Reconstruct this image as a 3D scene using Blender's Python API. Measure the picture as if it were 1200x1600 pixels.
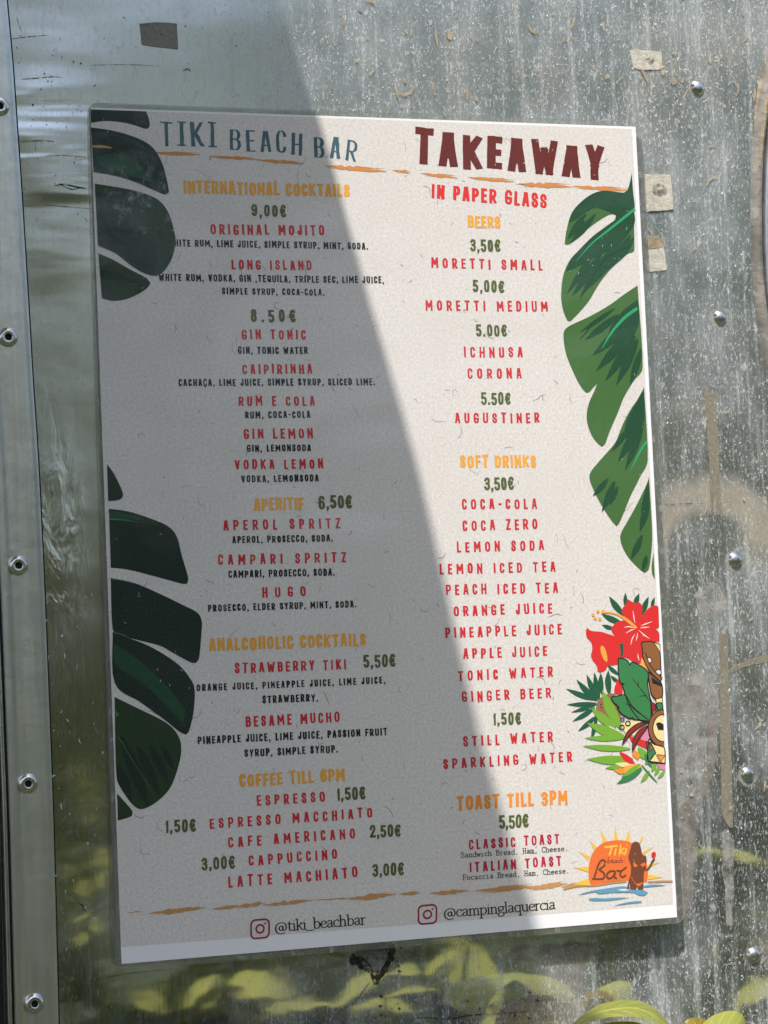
import bpy, bmesh, math, random
from mathutils import Vector, Matrix, noise as mnoise
from mathutils.geometry import delaunay_2d_cdt
random.seed(7)
sc = bpy.context.scene
for o in list(bpy.data.objects):
    bpy.data.objects.remove(o, do_unlink=True)
C = sc.collection

# ------------------------------------------------------------------ camera
F_PX = 3740.0
RCAM = Matrix(((0.944125, -0.044656, 0.326550), (-0.020437, -0.996805, -0.077227), (0.328964, 0.066239, -0.942016)))
U, S_, V = RCAM, None, None
CAMP = Vector((-0.40430, -0.07449, 1.14624))          # paper frame: x right, y up, z towards the viewer
r0 = RCAM[0].normalized(); r2 = (RCAM[2] - r0 * RCAM[2].dot(r0)).normalized(); r1 = r2.cross(r0)
RCAM = Matrix((r0, r1, r2))
def w2(v): return Vector((v[0], -v[2], v[1]))          # paper frame -> world (x right, z up, y into the wall)
cd = bpy.data.cameras.new('camera'); cam = bpy.data.objects.new('camera', cd); C.objects.link(cam)
cd.sensor_fit = 'AUTO'; cd.sensor_width = 36.0; cd.lens = F_PX / 1600 * 36.0
cd.clip_start = 0.02; cd.clip_end = 800
X, Y, Z = w2(r0), w2(-r1), w2(-r2)
m = Matrix.Identity(4)
for i in range(3):
    m[i][0], m[i][1], m[i][2] = X[i], Y[i], Z[i]
m.translation = w2(CAMP)
cam.matrix_world = m
sc.camera = cam

# ------------------------------------------------------------------ daylight
SUN = Vector((-0.20, -0.50, 1.0)).normalized()         # towards the sun
w = bpy.data.worlds.new('World'); sc.world = w; w.use_nodes = True
wn = w.node_tree.nodes; bg = wn['Background']
sky = wn.new('ShaderNodeTexSky'); sky.sky_type = 'NISHITA'; sky.sun_disc = False
sky.sun_elevation = math.asin(SUN.z); sky.sun_rotation = math.atan2(SUN.x, SUN.y)
sky.altitude = 0; sky.air_density = 1.0; sky.dust_density = 3.0; sky.ozone_density = 1.0
w.node_tree.links.new(sky.outputs[0], bg.inputs[0]); bg.inputs[1].default_value = 0.12
sl = bpy.data.lights.new('sun', 'SUN'); sl.energy = 3.6; sl.angle = math.radians(0.53); sl.color = (1.0, 0.95, 0.88)
so = bpy.data.objects.new('sun', sl); C.objects.link(so); so.rotation_euler = SUN.to_track_quat('Z', 'Y').to_euler()
sc.view_settings.view_transform = 'Standard'
try: sc.view_settings.look = 'None'
except Exception: pass
sc.view_settings.gamma = 1.0; sc.view_settings.use_curve_mapping = False
sc.view_settings.exposure = 0.79

# ------------------------------------------------------------------ measuring: photo pixel -> point on the real surface
GA, GB, GC = 0.0012, 0.0125, 0.008
def wall_y(x, z): return GA + GB * (0.215 - z) + GC * (x + 0.15)
def ray(px, py):
    d = RCAM.transposed() @ Vector(((px - 600) / F_PX, (py - 800) / F_PX, 1))
    return w2(d)
CW = w2(CAMP)
def pp(px, py, lift=0.0):                              # on the menu sheet
    d = ray(px, py); t = -CW.y / d.y
    p = CW + d * t; p.y = -lift
    return p
def pw(px, py, lift=0.0):                              # on the caravan wall
    d = ray(px, py); a = CW.y - GA - GB * (0.215 - CW.z) - GC * (CW.x + 0.15)
    b = d.y + GB * d.z - GC * d.x
    p = CW + d * (-a / b); p.y -= lift
    return p
def pd(px, py, y):
    d = ray(px, py)
    return CW + d * ((y - CW.y) / d.y)
MM = 0.001

# ------------------------------------------------------------------ scene tree helpers
WORLD0 = {}
def thing(name, label, cat, loc=(0, 0, 0), group=None):
    o = bpy.data.objects.new(name, None); C.objects.link(o); o.location = loc
    o.empty_display_size = 0.05
    o['label'] = label; o['category'] = cat
    if group: o['group'] = group
    WORLD0[o.name] = Vector(loc)
    return o
def put(name, bm, mats, parent=None, smooth=False, org=None):
    me = bpy.data.meshes.new(name)
    if org is not None:
        for v in bm.verts: v.co -= Vector(org)
    bm.to_mesh(me); bm.free()
    for mt in (mats if isinstance(mats, (list, tuple)) else [mats]): me.materials.append(mt)
    if smooth:
        for p in me.polygons: p.use_smooth = True
    o = bpy.data.objects.new(name, me); C.objects.link(o)
    base = Vector(org) if org is not None else Vector((0, 0, 0))
    WORLD0[o.name] = base
    if parent is not None:
        o.parent = parent; o.location = base - WORLD0[parent.name]
    else:
        o.location = base
    return o
def tag(o, label, cat, group=None):
    o['label'] = label; o['category'] = cat
    if group: o['group'] = group
    return o

# ------------------------------------------------------------------ shape helpers
def catmull(pts, closed, n=5, corner=62):
    P = [Vector(p) for p in pts]; N = len(P); out = []
    def iscorner(i):
        if not closed and i in (0, N - 1): return True
        a = P[i] - P[i - 1]; b = P[(i + 1) % N] - P[i]
        if a.length < 1e-9 or b.length < 1e-9: return True
        return math.degrees(a.angle(b)) > corner
    for i in range(N if closed else N - 1):
        p1, p2 = P[i], P[(i + 1) % N]
        p0 = P[i - 1] if (closed or i > 0) else p1
        p3 = P[(i + 2) % N] if (closed or i < N - 2) else p2
        t1 = (p2 - p0) * 0.5; t2 = (p3 - p1) * 0.5
        if iscorner(i): t1 = (p2 - p1) * 0.6
        if iscorner((i + 1) % N): t2 = (p2 - p1) * 0.6
        L = (p2 - p1).length
        if t1.length > 1.2 * L: t1 *= 1.2 * L / t1.length
        if t2.length > 1.2 * L: t2 *= 1.2 * L / t2.length
        for k in range(n):
            t = k / n; t_2 = t * t; t_3 = t_2 * t
            out.append(p1 * (2 * t_3 - 3 * t_2 + 1) + t1 * (t_3 - 2 * t_2 + t) + p2 * (-2 * t_3 + 3 * t_2) + t2 * (t_3 - t_2))
    if not closed: out.append(P[-1])
    return out
def ngon(bm, pts, mi=0):
    P = [Vector(p) for p in pts]
    if max(p.y for p in P) - min(p.y for p in P) > .2:  # lying flat
        f = bm.faces.new([bm.verts.new(p) for p in P]); f.material_index = mi; return
    vs, _, fs, ov, _, _ = delaunay_2d_cdt([Vector((p.x, p.z)) for p in P], [], [list(range(len(P)))], 1, 1e-7)
    nv = []
    for v, o in zip(vs, ov):
        if o: y = P[o[0]].y
        else: y = min(P, key=lambda p: (p.x - v.x) ** 2 + (p.z - v.y) ** 2).y
        nv.append(bm.verts.new((v.x, y, v.y)))
    for t_ in fs:
        try: g = bm.faces.new([nv[k] for k in t_]); g.material_index = mi
        except ValueError: pass
def slab(bm, pts, t, mi=0, mi_side=None):              # closed outline (front face) given thickness t towards +y
    front = [bm.verts.new(p) for p in pts]; back = [bm.verts.new(Vector(p) + Vector((0, t, 0))) for p in pts]
    n = len(pts)
    f = bm.faces.new(front); f.material_index = mi
    b = bm.faces.new(list(reversed(back))); b.material_index = mi
    for i in range(n):
        q = bm.faces.new((front[i], back[i], back[(i + 1) % n], front[(i + 1) % n])); q.material_index = mi if mi_side is None else mi_side
    bmesh.ops.triangulate(bm, faces=[f, b], ngon_method='EAR_CLIP')
def ribbon2(pts, wx, wy, cap=0.0, ws=None):
    """centre line (2D Vectors) -> left and right points; wx, wy half widths of upright and level strokes"""
    n = len(pts); L = []; R = []
    for i in range(n):
        a = pts[i] - pts[i - 1] if i else None
        b = pts[i + 1] - pts[i] if i < n - 1 else None
        ta = a.normalized() if a is not None and a.length > 1e-9 else None
        tb = b.normalized() if b is not None and b.length > 1e-9 else None
        if ta is None: t = tb
        elif tb is None: t = ta
        else:
            t = ta + tb
            t = t.normalized() if t.length > 1e-6 else tb
        if t is None: t = Vector((1, 0))
        nx, ny = -t.y, t.x; k = 1.0
        if ta is not None and tb is not None:
            k = min(1.35, 1.0 / max(0.3, abs(t.dot(tb))))
        s = 1.0 if ws is None else ws[i]
        off = Vector((nx * wx, ny * wy)) * k * s
        p = pts[i].copy()
        if i == 0: p -= Vector((t.x * wx, t.y * wy)) * cap
        if i == n - 1: p += Vector((t.x * wx, t.y * wy)) * cap
        L.append(p + off); R.append(p - off)
    return L, R
LEV = 4e-5
class Print:
    """flat printing on the menu sheet: everything given in photo pixels, laid on the sheet in metres"""
    sub = 0
    def __init__(s, level): s.bm = bmesh.new(); s.level = level; s.k = 0
    def lift(s):
        s.k += 1
        return LEV * s.level + 2.5e-6 * (s.k % 14 if s.level != 5 else s.k)
    def poly(s, pts, mi=0, smooth=True, n=5, corner=62):
        y = s.lift(); q = [pp(*p) for p in pts]
        for p in q: p.y = -y
        if smooth: q = catmull(q, True, n, corner)
        ngon(s.bm, q, mi)
    def line(s, pts, width, mi=0, smooth=True, ws=None, closed=False):
        y = s.lift(); q = [pp(*p) for p in pts]
        q = [Vector((p.x, p.z, 0)) for p in q]
        if smooth and len(q) > 2: q = catmull(q, closed, 4, 80)
        if closed: q = q + [q[0]]
        if ws is not None:
            m0 = len(ws); ws = [ws[min(m0 - 1, int(i * (m0 - 1) / max(1, len(q) - 1)))] * (1 - (i * (m0 - 1) / max(1, len(q) - 1)) % 1) + ws[min(m0 - 1, int(i * (m0 - 1) / max(1, len(q) - 1)) + 1)] * ((i * (m0 - 1) / max(1, len(q) - 1)) % 1) for i in range(len(q))]
        h = width * 0.5 * PXM
        L, R = ribbon2([Vector((p.x, p.y)) for p in q], h, h, 0.3 if not closed else 0, ws)
        s.strip(L, R, y, mi)
    def strip(s, L, R, y, mi=0):
        pl = []; pr = []
        for i, (a, b) in enumerate(zip(L, R)):
            yy = -y - 1.5e-7 * i
            pl.append(s.bm.verts.new((a.x, yy, a.y))); pr.append(s.bm.verts.new((b.x, yy, b.y)))
        for i in range(len(pl) - 1):
            f = s.bm.faces.new((pl[i], pr[i], pr[i + 1], pl[i + 1])); f.material_index = mi
    def disc(s, c, r, mi=0, n=18, ry=None):
        ry = ry or r
        s.poly([(c[0] + r * math.cos(a * math.tau / n), c[1] + ry * math.sin(a * math.tau / n)) for a in range(n)], mi, False)
    def lens(s, tip, base, wd, mi=0, bend=0.12):
        tx, ty = tip; bx, by = base; dx, dy = bx - tx, by - ty; L = math.hypot(dx, dy); nx, ny = -dy / L, dx / L
        pts = []
        prof = [(0, 0), (.2, .55), (.45, 1), (.75, .85), (1, .25)]
        for t, q in prof: pts.append((tx + dx * t + nx * (q * wd / 2 + bend * wd * math.sin(t * math.pi)), ty + dy * t + ny * (q * wd / 2 + bend * wd * math.sin(t * math.pi))))
        for t, q in reversed(prof[1:]): pts.append((tx + dx * t - nx * (q * wd / 2 - bend * wd * math.sin(t * math.pi)), ty + dy * t - ny * (q * wd / 2 - bend * wd * math.sin(t * math.pi))))
        s.poly(pts, mi, True, 3)
PXM = (pp(600, 800) - pp(601, 800)).length

# ------------------------------------------------------------------ material helpers
class NT:
    def __init__(s, name):
        s.mat = bpy.data.materials.new(name); s.mat.use_nodes = True; s.t = s.mat.node_tree
        s.t.nodes.clear(); s.out = s.n('ShaderNodeOutputMaterial')
    def n(s, typ, ins=None, **props):
        nd = s.t.nodes.new(typ)
        for k, v in props.items(): setattr(nd, k, v)
        for k, v in (ins or {}).items(): s.set(nd.inputs[k], v)
        return nd
    def set(s, sock, v):
        if isinstance(v, bpy.types.NodeSocket): s.t.links.new(v, sock)
        elif isinstance(v, (tuple, list)) and sock.type == 'RGBA' and len(v) == 3: sock.default_value = (*v, 1)
        else: sock.default_value = v
    def m(s, op, a, b=0.0, c=0.0, clamp=False):
        nd = s.n('ShaderNodeMath', operation=op, use_clamp=clamp); s.set(nd.inputs[0], a); s.set(nd.inputs[1], b); s.set(nd.inputs[2], c)
        return nd.outputs[0]
    def pos(s): return s.n('ShaderNodeNewGeometry').outputs['Position']
    def scl(s, v, k): return s.n('ShaderNodeVectorMath', {0: v, 1: k}, operation='MULTIPLY').outputs[0]
    def noise(s, v, scale=1.0, detail=3.0, rough=0.55, dist=0.0):
        return s.n('ShaderNodeTexNoise', {'Vector': v, 'Scale': scale, 'Detail': detail, 'Roughness': rough, 'Distortion': dist}).outputs[0]
    def step(s, v, a, b, lo=0.0, hi=1.0):
        return s.n('ShaderNodeMapRange', {'Value': v, 'From Min': a, 'From Max': b, 'To Min': lo, 'To Max': hi}, interpolation_type='SMOOTHSTEP').outputs[0]
    def mix(s, f, a, b):
        nd = s.n('ShaderNodeMix', data_type='RGBA'); s.set(nd.inputs[0], f); s.set(nd.inputs[6], a); s.set(nd.inputs[7], b)
        return nd.outputs[2]
    def mixs(s, f, a, b):
        nd = s.n('ShaderNodeMixShader'); s.set(nd.inputs[0], f); s.set(nd.inputs[1], a); s.set(nd.inputs[2], b)
        return nd.outputs[0]
    def bump(s, h, dist=1.0, strength=1.0):
        return s.n('ShaderNodeBump', {'Height': h, 'Distance': dist, 'Strength': strength}).outputs[0]
    def bsdf(s, **k):
        return s.n('ShaderNodeBsdfPrincipled', {a.replace('_', ' '): b for a, b in k.items()}).outputs[0]
    def done(s, sh): s.t.links.new(sh, s.out.inputs[0]); return s.mat

def laminate(name, col, grain=0.0, paper=False, wear=0.0):
    """ink or paper sealed under the glossy film"""
    t = NT(name); p = t.pos()
    c = col
    g = t.noise(t.scl(p, (900, 0, 900)), 1, 2, .7)
    if paper:
        big = t.noise(t.scl(p, (22, 0, 26)), 1, 5, .65)
        fine = t.noise(t.scl(p, (720, 0, 720)), 1, 4, .9)
        c = t.mix(t.step(fine, .32, .68), tuple(x * .80 for x in col), tuple(min(1, x * 1.13) for x in col))
        c = t.mix(t.m('MULTIPLY', t.step(big, .4, .75), .35), c, tuple(x * y for x, y in zip(col, (.88, .87, .86))))
        c = t.mix(t.m('MULTIPLY', t.step(g, .62, .75), .5), c, tuple(x * .62 for x in col))
    elif grain:
        c = t.mix(t.m('MULTIPLY', t.step(g, .35, .7), grain), col, tuple(x * .6 + .06 for x in col))
    # dust and dried splashes on the film
    d1 = t.step(t.noise(t.scl(p, (260, 0, 150)), 1, 4, .7), .64, .72)
    d2 = t.step(t.noise(t.scl(p, (16, 0, 20)), 1, 3, .6), .45, .72)
    dust = t.m('MULTIPLY', d1, t.m('MULTIPLY', d2, .42))
    # sky glare near the top left corner, painted into the film colour
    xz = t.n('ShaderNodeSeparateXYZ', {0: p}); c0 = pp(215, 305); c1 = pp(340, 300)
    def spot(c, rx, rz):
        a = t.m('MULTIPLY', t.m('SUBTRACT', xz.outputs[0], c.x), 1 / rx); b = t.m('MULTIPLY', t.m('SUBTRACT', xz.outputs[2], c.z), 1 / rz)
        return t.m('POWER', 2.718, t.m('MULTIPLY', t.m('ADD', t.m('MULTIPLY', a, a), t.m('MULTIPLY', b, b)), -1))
    glare_noise = t.step(t.noise(t.scl(p, (190, 0, 150)), 1, 5, .75, .8), .50, .66)
    sky_glare = t.m('MULTIPLY', glare_noise, t.m('MAXIMUM', t.m('MULTIPLY', spot(c0, .022, .016), .42), t.m('MULTIPLY', spot(c1, .05, .035), .16)))
    haze = t.m('ADD', t.m('ADD', dust, sky_glare), t.m('MULTIPLY', d2, .006))
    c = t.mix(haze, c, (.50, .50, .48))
    hb = t.m('ADD', t.m('MULTIPLY', t.noise(t.scl(p, (9, 0, 14)), 1, 2, .5), .0022), t.m('MULTIPLY', t.noise(t.scl(p, (110, 0, 110)), 1, 3, .6), .00006))
    nb = t.bump(hb)
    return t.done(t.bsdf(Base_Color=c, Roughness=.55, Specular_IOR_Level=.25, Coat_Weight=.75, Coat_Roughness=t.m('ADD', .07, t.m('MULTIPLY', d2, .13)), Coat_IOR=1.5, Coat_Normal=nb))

M = {}
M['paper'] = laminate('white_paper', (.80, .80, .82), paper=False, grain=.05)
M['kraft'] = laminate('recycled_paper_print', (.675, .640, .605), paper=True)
for nme, col in dict(red=(.56, .018, .028), crimson=(.45, .012, .045), bright_red=(.66, .03, .028), yellow=(.80, .37, .045), orange=(.80, .27, .03), price=(.085, .108, .028), black=(.010, .010, .013),
                     maroon=(.125, .014, .011), teal=(.040, .115, .145), sand=(.60, .24, .06), tan=(.52, .27, .10), icon=(.30, .012, .04),
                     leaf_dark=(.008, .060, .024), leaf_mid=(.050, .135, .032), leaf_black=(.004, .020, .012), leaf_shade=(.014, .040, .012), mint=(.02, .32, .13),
                     flower=(.66, .020, .020), white=(.74, .70, .66), amber=(.80, .36, .06), palm=(.008, .090, .040), lime=(.17, .38, .035), coconut=(.27, .13, .07), outline=(.012, .009, .009),
                     frond=(.035, .20, .06), wood=(.26, .10, .030), cream=(.82, .66, .30), wine=(.26, .018, .022), pink=(.70, .22, .36),
                     sun_orange=(.78, .16, .035), ray=(.82, .50, .06), skin=(.16, .050, .022), water=(.12, .31, .46), fibre=(.16, .12, .10)).items():
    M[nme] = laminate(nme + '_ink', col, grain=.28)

def wall_metal():
    t = NT('weathered_aluminium'); p = t.pos()
    sx = t.n('ShaderNodeSeparateXYZ', {0: p}); x, z = sx.outputs[0], sx.outputs[2]
    brush = t.noise(t.scl(p, (900, 0, 22)), 1, 3, .6)
    big = t.noise(t.scl(p, (5, 0, 9)), 1, 2, .5)
    c1 = pw(92, 262)
    dx = t.m('MULTIPLY', t.m('SUBTRACT', x, c1.x), 1 / .030); dz = t.m('MULTIPLY', t.m('SUBTRACT', z, c1.z), 1 / .042)
    dm = t.m('POWER', 2.718, t.m('MULTIPLY', t.m('ADD', t.m('MULTIPLY', dx, dx), t.m('MULTIPLY', dz, dz)), -1))
    c2 = pw(90, 870)
    ex = t.m('MULTIPLY', t.m('SUBTRACT', x, c2.x), 1 / .012); ez = t.m('MULTIPLY', t.m('SUBTRACT', z, c2.z), 1 / .05)
    dm2 = t.m('POWER', 2.718, t.m('MULTIPLY', t.m('ADD', t.m('MULTIPLY', ex, ex), t.m('MULTIPLY', ez, ez)), -1))
    rip = t.noise(t.scl(p, (11, 0, 48)), 1, 2, .4, .3)
    rip2 = t.noise(t.scl(p, (120, 0, 40)), 1, 3, .55, .6)
    wob = t.noise(t.scl(p, (26, 0, 38)), 1, 2, .5)
    h = t.m('MULTIPLY', big, .0022)
    h = t.m('ADD', h, t.m('MULTIPLY', wob, .00022))
    h = t.m('ADD', h, t.m('MULTIPLY', t.m('MULTIPLY', rip, dm), .0034))
    h = t.m('ADD', h, t.m('MULTIPLY', t.m('MULTIPLY', rip2, dm2), .0011))
    h = t.m('ADD', h, t.m('MULTIPLY', brush, .000005))
    nb = t.bump(h)
    mid = t.noise(t.scl(p, (24, 0, 14)), 1, 4, .6)
    rough = t.m('ADD', t.step(z, -.22, .04, .012, .14), t.m('ADD', t.m('MULTIPLY', mid, .055), t.m('MULTIPLY', brush, .035)))
    right = t.step(x, -.15, .05)
    # grime film, run marks, specks
    film = t.m('MULTIPLY', t.step(mid, .38, .74), t.m('ADD', .16, t.m('MULTIPLY', right, .32)))
    runs = t.m('MULTIPLY', t.step(t.noise(t.scl(p, (170, 0, 9)), 1, 4, .65), .50, .70), t.m('ADD', .06, t.m('MULTIPLY', right, .34)))
    sp = t.step(t.noise(t.scl(p, (520, 0, 190)), 1, 3, .7), .56, .66)
    sp2 = t.step(t.noise(t.scl(p, (210, 0, 90)), 1, 4, .7), .585, .65)
    sp3 = t.step(t.noise(t.scl(p, (900, 0, 380)), 1, 3, .8), .54, .62)
    pat = t.step(t.noise(t.scl(p, (60, 0, 26)), 1, 5, .7, .5), .35, .66)
    spk = t.m('MULTIPLY', t.m('MAXIMUM', t.m('MAXIMUM', sp, sp2), t.m('MULTIPLY', sp3, .8)), t.m('ADD', .15, t.m('MULTIPLY', right, t.m('ADD', .08, t.m('MULTIPLY', pat, .46)))))
    d = t.m('ADD', t.m('ADD', film, runs), t.m('ADD', spk, t.m('MULTIPLY', right, .09)), clamp=True)
    tanm = t.step(t.noise(t.scl(p, (13, 0, 11)), 1, 4, .6), .48, .72)
    # wiped arc and patch of dried mud by the menu's right edge
    a0 = pw(1108, 885)
    ax = t.m('SUBTRACT', x, a0.x); az = t.m('SUBTRACT', z, a0.z)
    rr = t.m('SQRT', t.m('ADD', t.m('MULTIPLY', ax, ax), t.m('MULTIPLY', az, az)))
    rr = t.m('ADD', rr, t.m('MULTIPLY', t.m('SUBTRACT', mid, .5), .022))
    ring = t.m('MULTIPLY', t.step(rr, .022, .034), t.step(rr, .056, .042))
    ring = t.m('MULTIPLY', ring, t.step(az, -.012, .016))
    ring2 = t.m('MULTIPLY', t.step(rr, .022, .012), .4)
    dn = t.m('MULTIPLY', ring, t.m('ADD', .40, t.m('MULTIPLY', t.noise(t.scl(p, (90, 0, 90)), 1, 4, .7), .5)))
    d = t.m('MAXIMUM', d, dn)
    d = t.m('MINIMUM', d, .92)
    dc = t.mix(tanm, (.39, .415, .42), (.42, .40, .36))
    dc = t.mix(ring, dc, (.40, .36, .29))
    dc = t.mix(t.m('MULTIPLY', t.m('MAXIMUM', sp, sp3), .8), dc, (.53, .55, .55))
    metal = t.bsdf(Base_Color=t.mix(mid, (.60, .62, .615), (.72, .735, .72)), Metallic=1.0, Roughness=rough, Normal=nb)
    dirt = t.bsdf(Base_Color=dc, Roughness=.8, Specular_IOR_Level=.2)
    return t.done(t.mixs(d, metal, dirt))
M['wall'] = wall_metal()

def satin(name, col, rough, streak=.1, dirty=.15, met=1.0):
    t = NT(name); p = t.n('ShaderNodeTexCoord').outputs['Object']
    b = t.noise(t.scl(p, (900, 900, 14)), 1, 3, .6); g = t.noise(p, 40, 4, .6)
    b2 = t.noise(t.scl(p, (260, 260, 5)), 1, 3, .6)
    c = t.mix(t.step(b2, .3, .7), tuple(k * .85 for k in col), col)
    metal = t.bsdf(Base_Color=c, Metallic=met, Roughness=t.m('ADD', rough, t.m('MULTIPLY', b, streak)), Normal=t.bump(t.m('ADD', t.m('MULTIPLY', b, .00002), t.m('MULTIPLY', g, .0004))))
    dirt = t.bsdf(Base_Color=(.36, .37, .35), Roughness=.8)
    f = t.m('MULTIPLY', t.step(t.noise(p, 65, 5, .7), .40, .75), dirty)
    f = t.m('MAXIMUM', f, t.m('MULTIPLY', t.step(t.noise(t.scl(p, (400, 400, 60)), 1, 4, .7), .60, .70), dirty))
    return t.done(t.mixs(f, metal, dirt))
M['strip'] = satin('satin_trim_aluminium', (.86, .87, .84), .27, .10, .30)
M['bead'] = satin('bright_bead_metal', (.70, .72, .74), .16, .1, .15)
M['rivet'] = satin('rivet_metal', (.72, .72, .70), .17, .08, .12)
M['hatchmetal'] = satin('hatch_metal', (.66, .67, .70), .3, .1, .3)

def simple(name, col, rough=.7, var=.2, scale=60, bumpd=0.0, alpha=None, spec=.3):
    t = NT(name); p = t.pos(); nz = t.noise(p, scale, 5, .65)
    c = t.mix(t.step(nz, .3, .7), tuple(k * (1 - var) for k in col), tuple(min(1, k * (1 + var)) for k in col))
    k = dict(Base_Color=c, Roughness=rough, Specular_IOR_Level=spec)
    if bumpd: k['Normal'] = t.bump(t.noise(p, scale * 3, 4, .6), bumpd)
    s = t.bsdf(**k)
    if alpha:
        sc_, lo, hi, mx = alpha
        f = t.m('MULTIPLY', t.step(t.noise(p, sc_, 5, .7), lo, hi), mx)
        tr = t.n('ShaderNodeBsdfTransparent').outputs[0]
        s = t.mixs(f, tr, s)
    return t.done(s)
M['tape'] = simple('dried_cream_tape', (.50, .475, .40), .8, .2, 400, .0004)
M['tape_grey'] = simple('grey_paper_tape', (.25, .235, .215), .85, .15, 700, .0003)
M['tape_brown'] = simple('brown_stained_tape', (.30, .24, .16), .8, .3, 300, .0003)
M['rub'] = simple('dark_rubbed_mark', (.16, .15, .14), .8, .3, 300, 0, (260, .42, .62, .75))
M['glue'] = simple('tan_glue_film', (.235, .215, .165), .6, .2, 500, .0001, (150, .05, .35, .88))
M['mud'] = simple('brown_mud_film', (.27, .24, .20), .85, .3, 160, 0, (120, .38, .64, .62))
M['mudlight'] = simple('pale_mud_film', (.40, .385, .36), .85, .2, 200, 0, (130, .32, .64, .6))
M['corrosion'] = simple('black_corrosion', (.012, .012, .010), .8, .4, 300, 0, (260, .34, .56, .85))
M['oxide'] = simple('grey_oxide', (.23, .23, .21), .8, .3, 400, 0, (300, .25, .5, .8))
M['scratch'] = simple('dark_scratch', (.030, .028, .025), .8, .2, 300, 0, (420, .36, .56, .85))
M['splash'] = simple('dried_water_marks', (.64, .64, .62), .8, .25, 90, 0, (330, .25, .5, .9))
M['splash_tan'] = simple('dried_mud_splash', (.40, .34, .25), .85, .25, 90, 0, (300, .25, .5, .85))
M['rubber'] = simple('perished_rubber', (.215, .20, .18), .6, .35, 45, .0012, spec=.4)
M['rust'] = simple('ochre_sealant', (.33, .27, .18), .8, .35, 90, .001)
M['dark'] = simple('dark_gap', (.012, .012, .012), .8, .2, 50)
M['shade_panel'] = simple('white_shade_flap', (.62, .62, .60), .5, .06, 8)

def sleeve_mat(edge):
    t = NT('sleeve_edge' if edge else 'clear_plastic'); p = t.pos()
    nb = t.bump(t.m('MULTIPLY', t.noise(t.scl(p, (60, 0, 60)), 1, 3, .6), .0005))
    fr = t.n('ShaderNodeFresnel', {'IOR': 1.5, 'Normal': nb}).outputs[0]
    gl = t.n('ShaderNodeBsdfGlossy', {'Color': (1, 1, 1), 'Roughness': .09, 'Normal': nb}).outputs[0]
    tr = t.n('ShaderNodeBsdfTransparent', {'Color': (.90, .91, .89)}).outputs[0]
    hz = t.n('ShaderNodeBsdfDiffuse', {'Color': (.55, .55, .52)}).outputs[0]
    d = t.step(t.noise(t.scl(p, (300, 0, 150)), 1, 4, .7), .52, .68)
    f = t.m('ADD', .6 if edge else .09, t.m('MULTIPLY', d, .3 if edge else .22))
    return t.done(t.mixs(fr, t.mixs(f, tr, hz), gl))
M['sleeve'] = sleeve_mat(False); M['sleeve_edge'] = sleeve_mat(True)

def leaf_mat(name, col, tcol, veins=False):
    t = NT(name); p = t.pos(); nz = t.noise(p, 90, 4, .6)
    c = t.mix(t.step(nz, .3, .72), tuple(k * .78 for k in col), col)
    if veins:
        lu = t.n('ShaderNodeAttribute', attribute_name='lu').outputs['Fac']; lv = t.n('ShaderNodeAttribute', attribute_name='lv').outputs['Fac']
        av = t.m('ABSOLUTE', t.m('SUBTRACT', lv, .5)); mid_ = t.step(av, .05, .015)
        saw = t.m('ABSOLUTE', t.m('SUBTRACT', t.m('FRACT', t.m('ADD', t.m('MULTIPLY', lu, 9.0), t.m('MULTIPLY', av, -3.2))), .5))
        side = t.m('MULTIPLY', t.step(saw, .10, .02), .45)
        c = t.mix(t.m('MAXIMUM', t.m('MULTIPLY', mid_, .7), side), c, tuple(min(1, k * 1.7 + .03) for k in col))
        blem = t.step(t.noise(p, 70, 5, .75), .66, .74)
        c = t.mix(t.m('MULTIPLY', blem, .6), c, (.16, .11, .03))
    c = t.mix(t.m('MULTIPLY', t.step(t.noise(p, 420, 3, .6), .64, .70), .6), c, (.62, .62, .45))
    a = t.bsdf(Base_Color=c, Roughness=.38, Specular_IOR_Level=.4, Normal=t.bump(t.noise(p, 160, 3, .6), .0006))
    b = t.n('ShaderNodeBsdfTranslucent', {'Color': tcol}).outputs[0]
    return t.done(t.mixs(.38, a, b))
M['leaf'] = leaf_mat('yellow_green_leaf', (.29, .32, .060), (.55, .55, .16), True)
M['leaf_old'] = leaf_mat('ochre_leaf', (.26, .20, .02), (.3, .22, .02), True)
M['stem'] = simple('green_stem', (.10, .13, .03), .6, .2, 60)
M['hedge'] = leaf_mat('hedge_leaf', (.095, .115, .026), (.32, .36, .06))

# ================================================================== GROUND (reflected in the metal)
bm = bmesh.new(); ngon(bm, [(-150, -300, -1.5), (150, -300, -1.5), (150, 60, -1.5), (-150, 60, -1.5)])
t = NT('grass_ground'); p = t.pos()
gc = t.mix(t.step(t.noise(p, 2.2, 5, .6), .35, .65), (.022, .034, .010), (.06, .062, .028))
gc = t.mix(t.step(t.noise(p, 40, 4, .6), .4, .7), gc, (.03, .052, .014))
M['ground'] = t.done(t.bsdf(Base_Color=gc, Roughness=.9, Normal=t.bump(t.noise(p, 60, 4, .7), .03)))
g = put('ground', bm, M['ground']); g['kind'] = 'structure'

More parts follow.
